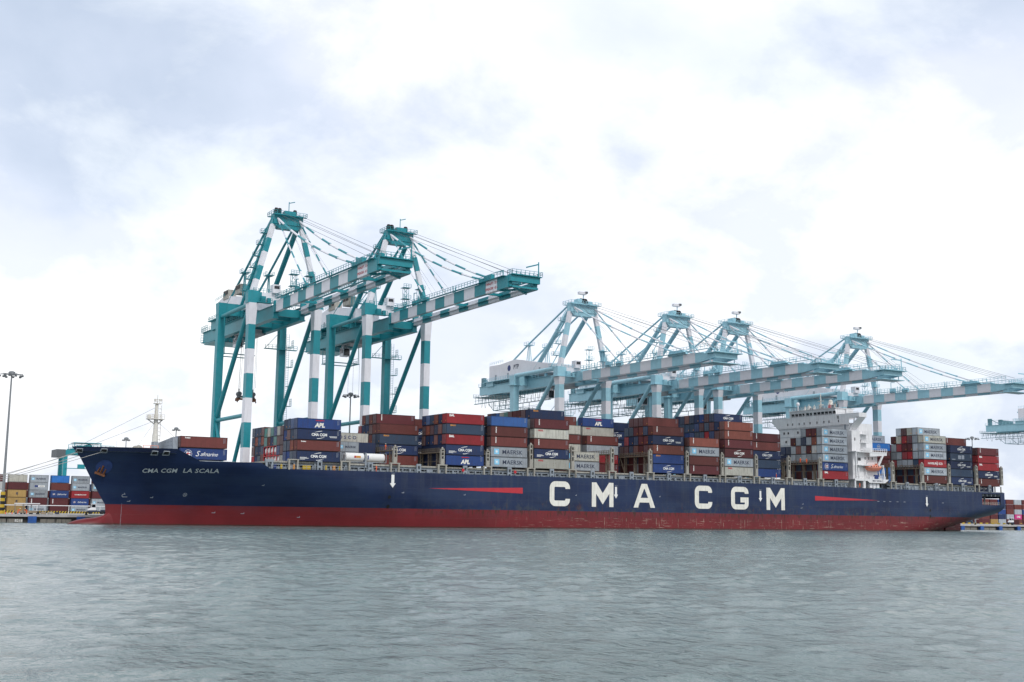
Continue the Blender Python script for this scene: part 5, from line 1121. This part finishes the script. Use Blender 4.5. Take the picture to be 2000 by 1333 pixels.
person(233.2, 4.4, 22.5, 'person in orange coveralls walking on the lashing bridge ahead of the house', 2); person(236.6, 4.9, 22.5, 'second person in orange on the lashing bridge, beside the tower')
person(257.6, .9, 14.75, 'person in orange coveralls in the side opening under the embarkation platform')
person(74.2, .75, 14.75, 'person in orange coveralls on the side deck below the white tanks', .5)
person(79.2, 6, 20.9, 'person in orange on the lashing bridge behind the white tanks', .4)

# ------------------------------------------------------------------ container yard on the quay
yd = ['M Q Q Q M', 'Y Y.msc20 Y.msc20 M W', 'G.maersk20 M.tex20 G.maersk20 G.logo20 G.maersk20', 'M M.tex20 B.saf20 R E', 'G.maersk20 B.saf20 D.hsud20 G.maersk20 G.maersk20', 'G G.maersk20 M G.maersk20 M']
for i, sp_ in enumerate(yd):
    X = 4.75+7.0*(i-1)
    for k, s_ in enumerate(sp_.split()):
        c_, _, mk = s_.partition('.')
        wh_ = ['yard stack nearest the striped lamp mast', 'yard stack with mustard boxes', 'yard stack between mustard and script boxes', 'yard stack topped by royal blue box', 'yard stack with bright red lettered box', 'yard stack behind the bulbous bow', 'yard stack behind the ship stem', 'yard stack behind the anchor'][i]
        container(X, 150, QZ+.01+k*2.62, c_, mk or None, 20, f'{CN[c_]} {MKA.get(mk, "plain")} short container, {ORD[k]} tier, {wh_}', 'containers in the quayside yard', False, 2.59/BH)
yr = ['M R D M R', 'Y M R R M', 'G N B K B', 'M G R M R', 'R P G R G', 'R M B R M', 'M R G', 'D M R M']
ry = MB()
for i, sp_ in enumerate(yr):
    for k, s_ in enumerate(sp_.split()):
        X, z = 505+7.0*i, QZ+.01+k*2.75; ry.box((X, 142, z), (X+6.06, 144.44, z+2.66), HC.index(s_))
        for q in range(14): ry.box((X+.3+q*.4, 141.95, z+.15), (X+.5+q*.4, 142, z+2.5), HC.index(s_))
random.seed(5)
for i in range(40):
    for k in range(random.choice((3, 4, 4))):
        for X0, Y0 in ((-22, 158), (505, 158)):
            X, z = X0+6.4*i, QZ+.01+k*2.62; ry.box((X, Y0, z), (X+6.06, Y0+2.44, z+2.55), HC.index(random.choice('RMNKGRMO')))
ro = ry.build('yard_containers', tuple('box_'+k for k in HC)); tag(ro, 'distant container stacks filling the yard behind the quay', 'containers', kind='stuff')
v, f = flat(*text_mesh('ONE', 1.5, bold=.05), 536.0, QZ+4.1, 141.9); MB().add(v, f).build('lettering', 'mark_white', ro)
# low striped barrier and pipe rail
bt = empty('barrier', (0, 125, QZ)); tag(bt, 'low black and yellow striped barrier along the yard edge', 'barrier')
bs = MB()
for k in range(-60, 140): 
    x = k*.9; bs.add([(x, 0, .05), (x+.45, 0, .05), (x+.75, 0, .75), (x+.3, 0, .75)], [(0, 1, 2, 3)], 0); bs.add([(x+.45, 0, .05), (x+.9, 0, .05), (x+1.2, 0, .75), (x+.75, 0, .75)], [(0, 1, 2, 3)], 1)
so_ = bs.build('stripes', ('yellow', 'black'), bt); tag(so_, kind='stuff'); MB().box((-54, .02, 0), (127, .3, .78)).build('barrier_body', 'steel', bt)
pr = MB(); pr.tube((-60, 123.5, 4.75), (300, 123.5, 4.75), .12, 8)
for k in range(-6, 31): pr.tube((k*10, 123.5, QZ), (k*10, 123.5, 4.75), .09, 6)
tag(pr.build('pipe_rail', 'white_paint'), 'long white pipe rail on posts along the quayside road', 'rail')
# floodlight masts
def lamp(x, y, h, label, base=False, ring=2.2):
    e_ = tag(empty('floodlight_mast', (x, y, QZ)), label, 'lamp mast', 'floodlight masts')
    MB().tube((0, 0, 0), (0, 0, h), .42 if base else .38, 12, 0, .2).build('pole', 'steel', e_)
    m = MB(); m.lathe((0, 0, h), [(.5, -.3), (.9, -.2), (.9, .6), (.3, .9)], 10)
    n = 10
    for k in range(n):
        a = 2*math.pi*k/n; r_ = ring; m.beam((0, 0, h), (r_*math.cos(a), r_*math.sin(a), h), .12, .12)
    m.build('head_frame', 'steel', e_)
    for k in range(n):
        a = 2*math.pi*k/n; r_ = ring*(1 if k % 2 else .75)
        fs_ = .3 if ring > 2 else .2; b = MB(); b.box((r_*math.cos(a)-fs_, r_*math.sin(a)-fs_, h-.35-fs_*1.6), (r_*math.cos(a)+fs_, r_*math.sin(a)+fs_, h-.35)); b.beam((r_*math.cos(a), r_*math.sin(a), h-.4), (r_*math.cos(a), r_*math.sin(a), h+.05), .1, .1); b.build('floodlight', 'cable', e_)
    if base:
        b = MB()
        for k in range(7): b.lathe((0, 0, k*.85), [(.62, 0), (.62, .85)], 12, k % 2)
        b.build('striped_base', ('yellow', 'black'), e_)
        b = MB()
        for a in range(6): b.box((1.6*math.cos(a)-.1, 1.6*math.sin(a)-.1, 0), (1.6*math.cos(a)+.1, 1.6*math.sin(a)+.1, 1.1))
        b.build('guard_posts', 'yellow', e_)
    return e_
lamp(-9.9, 60, 38.3, 'tall floodlight mast with yellow and black striped base', True, 3.1); lamp(104.7, 90, 42, 'tall floodlight mast standing between the two teal cranes', ring=2.7); lamp(445, 100, 42.5, 'floodlight mast beyond the ship stern', ring=3.2); lamp(55.4, 200, 29.5, 'small distant floodlight mast beside the foremast', ring=1.5); lamp(75.3, 200, 34.5, 'distant floodlight mast behind the breakwater', ring=1.6)
# yard gantry crane far behind the bow
rg = tag(empty('yard_gantry_crane', (49, 250, QZ)), 'distant teal yard gantry crane behind the bow', 'crane')
for x in (-8, 9):
    for y in (-5, 5): MB().box((x-.8, y-.7, 0), (x+.8, y+.7, 25)).build('leg', 'teal', rg)
    MB().box((x-1.0, -9, .6), (x+1.0, 9, 2)).build('sill', 'teal', rg)
for y in (-5, 5): MB().box((-10.5, y-.8, 24.6), (13, y+.8, 26.4)).build('girder', 'teal', rg)
MB().box((-11.8, -6, 23.4), (-8.2, 6, 26.6)).build('electrical_house', 'cable', rg)
m = MB(); m.box((-6, -4, 26.4), (9, 4, 27.2)); m.lathe((2, 0, 28), [(.4, -3), (1.4, -2.9), (1.4, 2.9), (.4, 3)], 12, 0, 'y'); m.box((-3, -3, 27), (0, 3, 28.6)); m.rail((-7, -5, 26.4), (12, -5, 26.4), 2.4, 1.6, .09); m.box((-4.5, -4, 29.6), (7, 4, 29.9)); m.box((-4.4, -3.9, 27), (-4.1, -3.6, 29.6)); m.box((6.5, -3.9, 27), (6.8, -3.6, 29.6)); m.build('trolley', 'teal', rg)
MB().beam((-8, -5.8, 18.6), (9, -5.8, 18.6), .4, .3).box((-3, -6.4, 18.6), (0, -5.6, 20.4)).build('walkway', 'teal', rg)
MB().beam((-3, -5.9, 1), (9, -5.9, 12), .6, .3).rail((-3, -6, 1.2), (9, -6, 12.2), 1.1, 1.5, .07).build('stair', 'teal', rg)
# terminal tractors
def tractor():
    e_ = empty('terminal_tractor', (0, 0, 0))
    m = MB(); m.box((-3.0, -.9, .7), (3.2, .9, 1.05)); m.box((-2.7, -1.15, .6), (-.2, 1.15, 1.2)); m.box((1.2, -1.0, 1.05), (3.0, 1.0, 1.35)); m.build('chassis', 'mark_dark', e_)
    m = MB(); m.prism([(-2.9, 1.1), (-2.9, 1.6), (-2.0, 1.95), (-2.0, 3.25), (-.6, 3.3), (-.6, 1.1)], -1.1, .45); cb_ = m.build('cab', 'white_paint', e_)
    MB().box((-1.9, -1.13, 2.1), (-.75, -1.11, 3.05)).build('window', 'glass', cb_); MB().box((-2.04, -.95, 2.1), (-2.02, .3, 3.05)).build('window', 'glass', cb_)
    for x in (-2.0, 1.5, 2.7):
        for y in (-1.0, .75): MB().lathe((x, y, .52), [(.25, -.02), (.52, 0), (.52, .28), (.25, .3)], 14, 0, 'y').build('wheel', 'rubber', e_)
    MB().tube((-.35, .9, 1.2), (-.35, .9, 3.5), .1).build('exhaust', 'steel', e_)
    return e_
t1 = tractor(); t1.location = (24.6, 103, QZ); tag(t1, 'white cabbed terminal tractor parked beyond the ship stem', 'tractor', 'terminal tractors')
for (x, y, l) in ((452, 84, 'terminal tractor on the quay beyond the stern, beside the crane rail'), (468, 96, 'terminal tractor beyond the stern near the yard stacks')):
    o = copy_tree(t1); o.location = (x, y, QZ); tag(o, l, 'tractor', 'terminal tractors')
# canopy carts with workers, crates, cones, bollards
def cart(x, y, label):
    e_ = tag(empty('canopy_cart', (x, y, QZ)), label, 'cart')
    m = MB(); m.box((-1.0, -.6, .35), (1.0, .6, .5)); m.box((-1.0, -.62, .5), (1.0, -.56, .95)); m.build('cargo_tray', 'pallet', e_)
    m = MB()
    for a in (-.95, .95):
        for b in (-.55, .55): m.tube((a, b, .4), (a, b, 2.7), .04, 6)
    m.build('canopy_posts', 'steel', e_); MB().box((-1.15, -.7, 2.7), (1.15, .7, 2.95)).build('canopy', 'white_paint', e_)
    for a in (-.7, .7):
        for b in (-.65, .55): MB().lathe((a, b, .2), [(.08, -.0), (.2, .01), (.2, .1), (.08, .11)], 10, 0, 'y').build('wheel', 'rubber', e_)
cart(-7.3, 49.0, 'small canopied cart behind the bending worker near the lamp mast'); cart(-5.2, 48.6, 'small canopied cart between the two workers'); cart(-3.3, 49.0, 'small canopied cart nearest the stacked crates')
person(-7.7, 47.6, QZ, 'worker in orange bending beside the carts near the lamp mast', 1.2, True); person(-5.6, 47.2, QZ, 'worker in orange bending at the cart nearest the quay edge', -1.1, True); person(464, 52, QZ, 'worker in orange on the quay beyond the stern', .4)
for x, y, w, h, m_, l in ((-.9, 50, 1.2, .75, 'pallet', 'brown pallet load on the quay between carts and bow'), (.9, 50, 1.2, .7, 'beige', 'pale sacked pallet load on the quay beside the brown load'), (2.6, 49.6, .9, .65, 'mark_dark', 'dark equipment box on the quay near the bow')):
    e_ = tag(empty('pallet_load', (x, y, QZ)), l, 'pallet'); b = MB(); b.box((-w/2, -.5, .14), (w/2, .5, h)); b.build('load', m_, e_); b = MB()
    for k in range(5): b.box((-w/2-.05, -.5+k*.22, .1), (w/2+.05, -.38+k*.22, .13))
    for k in (-1, 0, 1): b.box((k*.5-.05, -.5, 0), (k*.5+.05, .5, .1))
    b.build('pallet_base', 'pallet', e_)
for i, (x, y) in enumerate(((-13.3, 47), (-10.9, 46.6), (-9.3, 46.6))):
    e_ = tag(empty('traffic_cone', (x, y, QZ)), 'small orange traffic cone on the quay edge near the lamp mast', 'cone', 'traffic cones'); MB().lathe((0, 0, 0), [(.16, .03), (.04, .62)], 10).build('cone_body', 'hivis', e_); MB().box((-.2, -.2, 0), (.2, .2, .04)).build('cone_base', 'rubber', e_)
BX = [-52, -46, -27.6, -15.3, -3, 9.3, 350, 374.7, 399.3, 424]
bm_ = MB().lathe((0, 0, 0), [(.45, 0), (.38, .15), (.26, .3), (.26, .5), (.42, .62), (.36, .78), (.1, .82)], 12).mesh('bollard', ('black',), smooth=True)
for x in BX: tag(link('mooring_bollard', bm_, None, (x, 45.4, QZ)), 'black mushroom mooring bollard at the quay edge', 'bollard', 'bollards along the quay edge')
# mooring lines
def line(p, q, s_, label, r_=.07):
    tag(MB().path(sag(p, q, s_, 14), r_, 5).build('mooring_line', 'rope'), label, 'rope', 'mooring lines')
line((1.3, 20.6, 18.2), (-46, 45.4, QZ+.5), 1.2, 'upper pale mooring rope from the foremost fairlead to a bollard'); line((1.5, 20.4, 18.0), (-52, 45.4, QZ+.5), 1.4, 'pale mooring rope paired with the upper one at the foremost fairlead')
line((6.2, 15.6, 18.1), (-46, 45.4, QZ+.45), 1.0, 'pale mooring rope crossing the bow from the second fairlead'); line((3.0, 25.0, 17.5), (-52, 45.4, QZ+.42), 1.6, 'pale mooring rope from the far side of the bow')
line((333.5, 20, 10.4), (374.7, 45.4, QZ+.5), 1.0, 'stern mooring rope leading to the quay')
# stacked light towers / stores beyond the stern
for i, (x, y, w, d, h, m_, l) in enumerate(((432, 66, 6, 2.4, 1.6, 'M', 'low maroon flat rack on the quay beyond the stern'), (444, 70, 6, 2.4, 1.4, 'K', 'low slate flat rack on the quay beyond the stern'), (458, 60, 5, 2.4, 1.5, 'O', 'orange brown flat rack beside the worker beyond the stern'))):
    e_ = tag(empty('flat_rack', (x, y, QZ)), l, 'flat rack'); MB().box((0, 0, .1), (w, d, .6)).build('bed', 'box_'+m_, e_)
    for xx in (0, w-.2): MB().box((xx, 0, .6), (xx+.2, d, h+.6)).build('end_wall', 'box_'+m_, e_)
yb = MB()
rb = tag(empty('barrier', (340, 112, QZ)), 'row of yellow crash barriers on the quay beyond the stern', 'barrier')
for k in range(44): MB().box((k*4.6, 0, 0), (k*4.6+1.7, .4, .75)).build('barrier_block', 'yellow', rb)
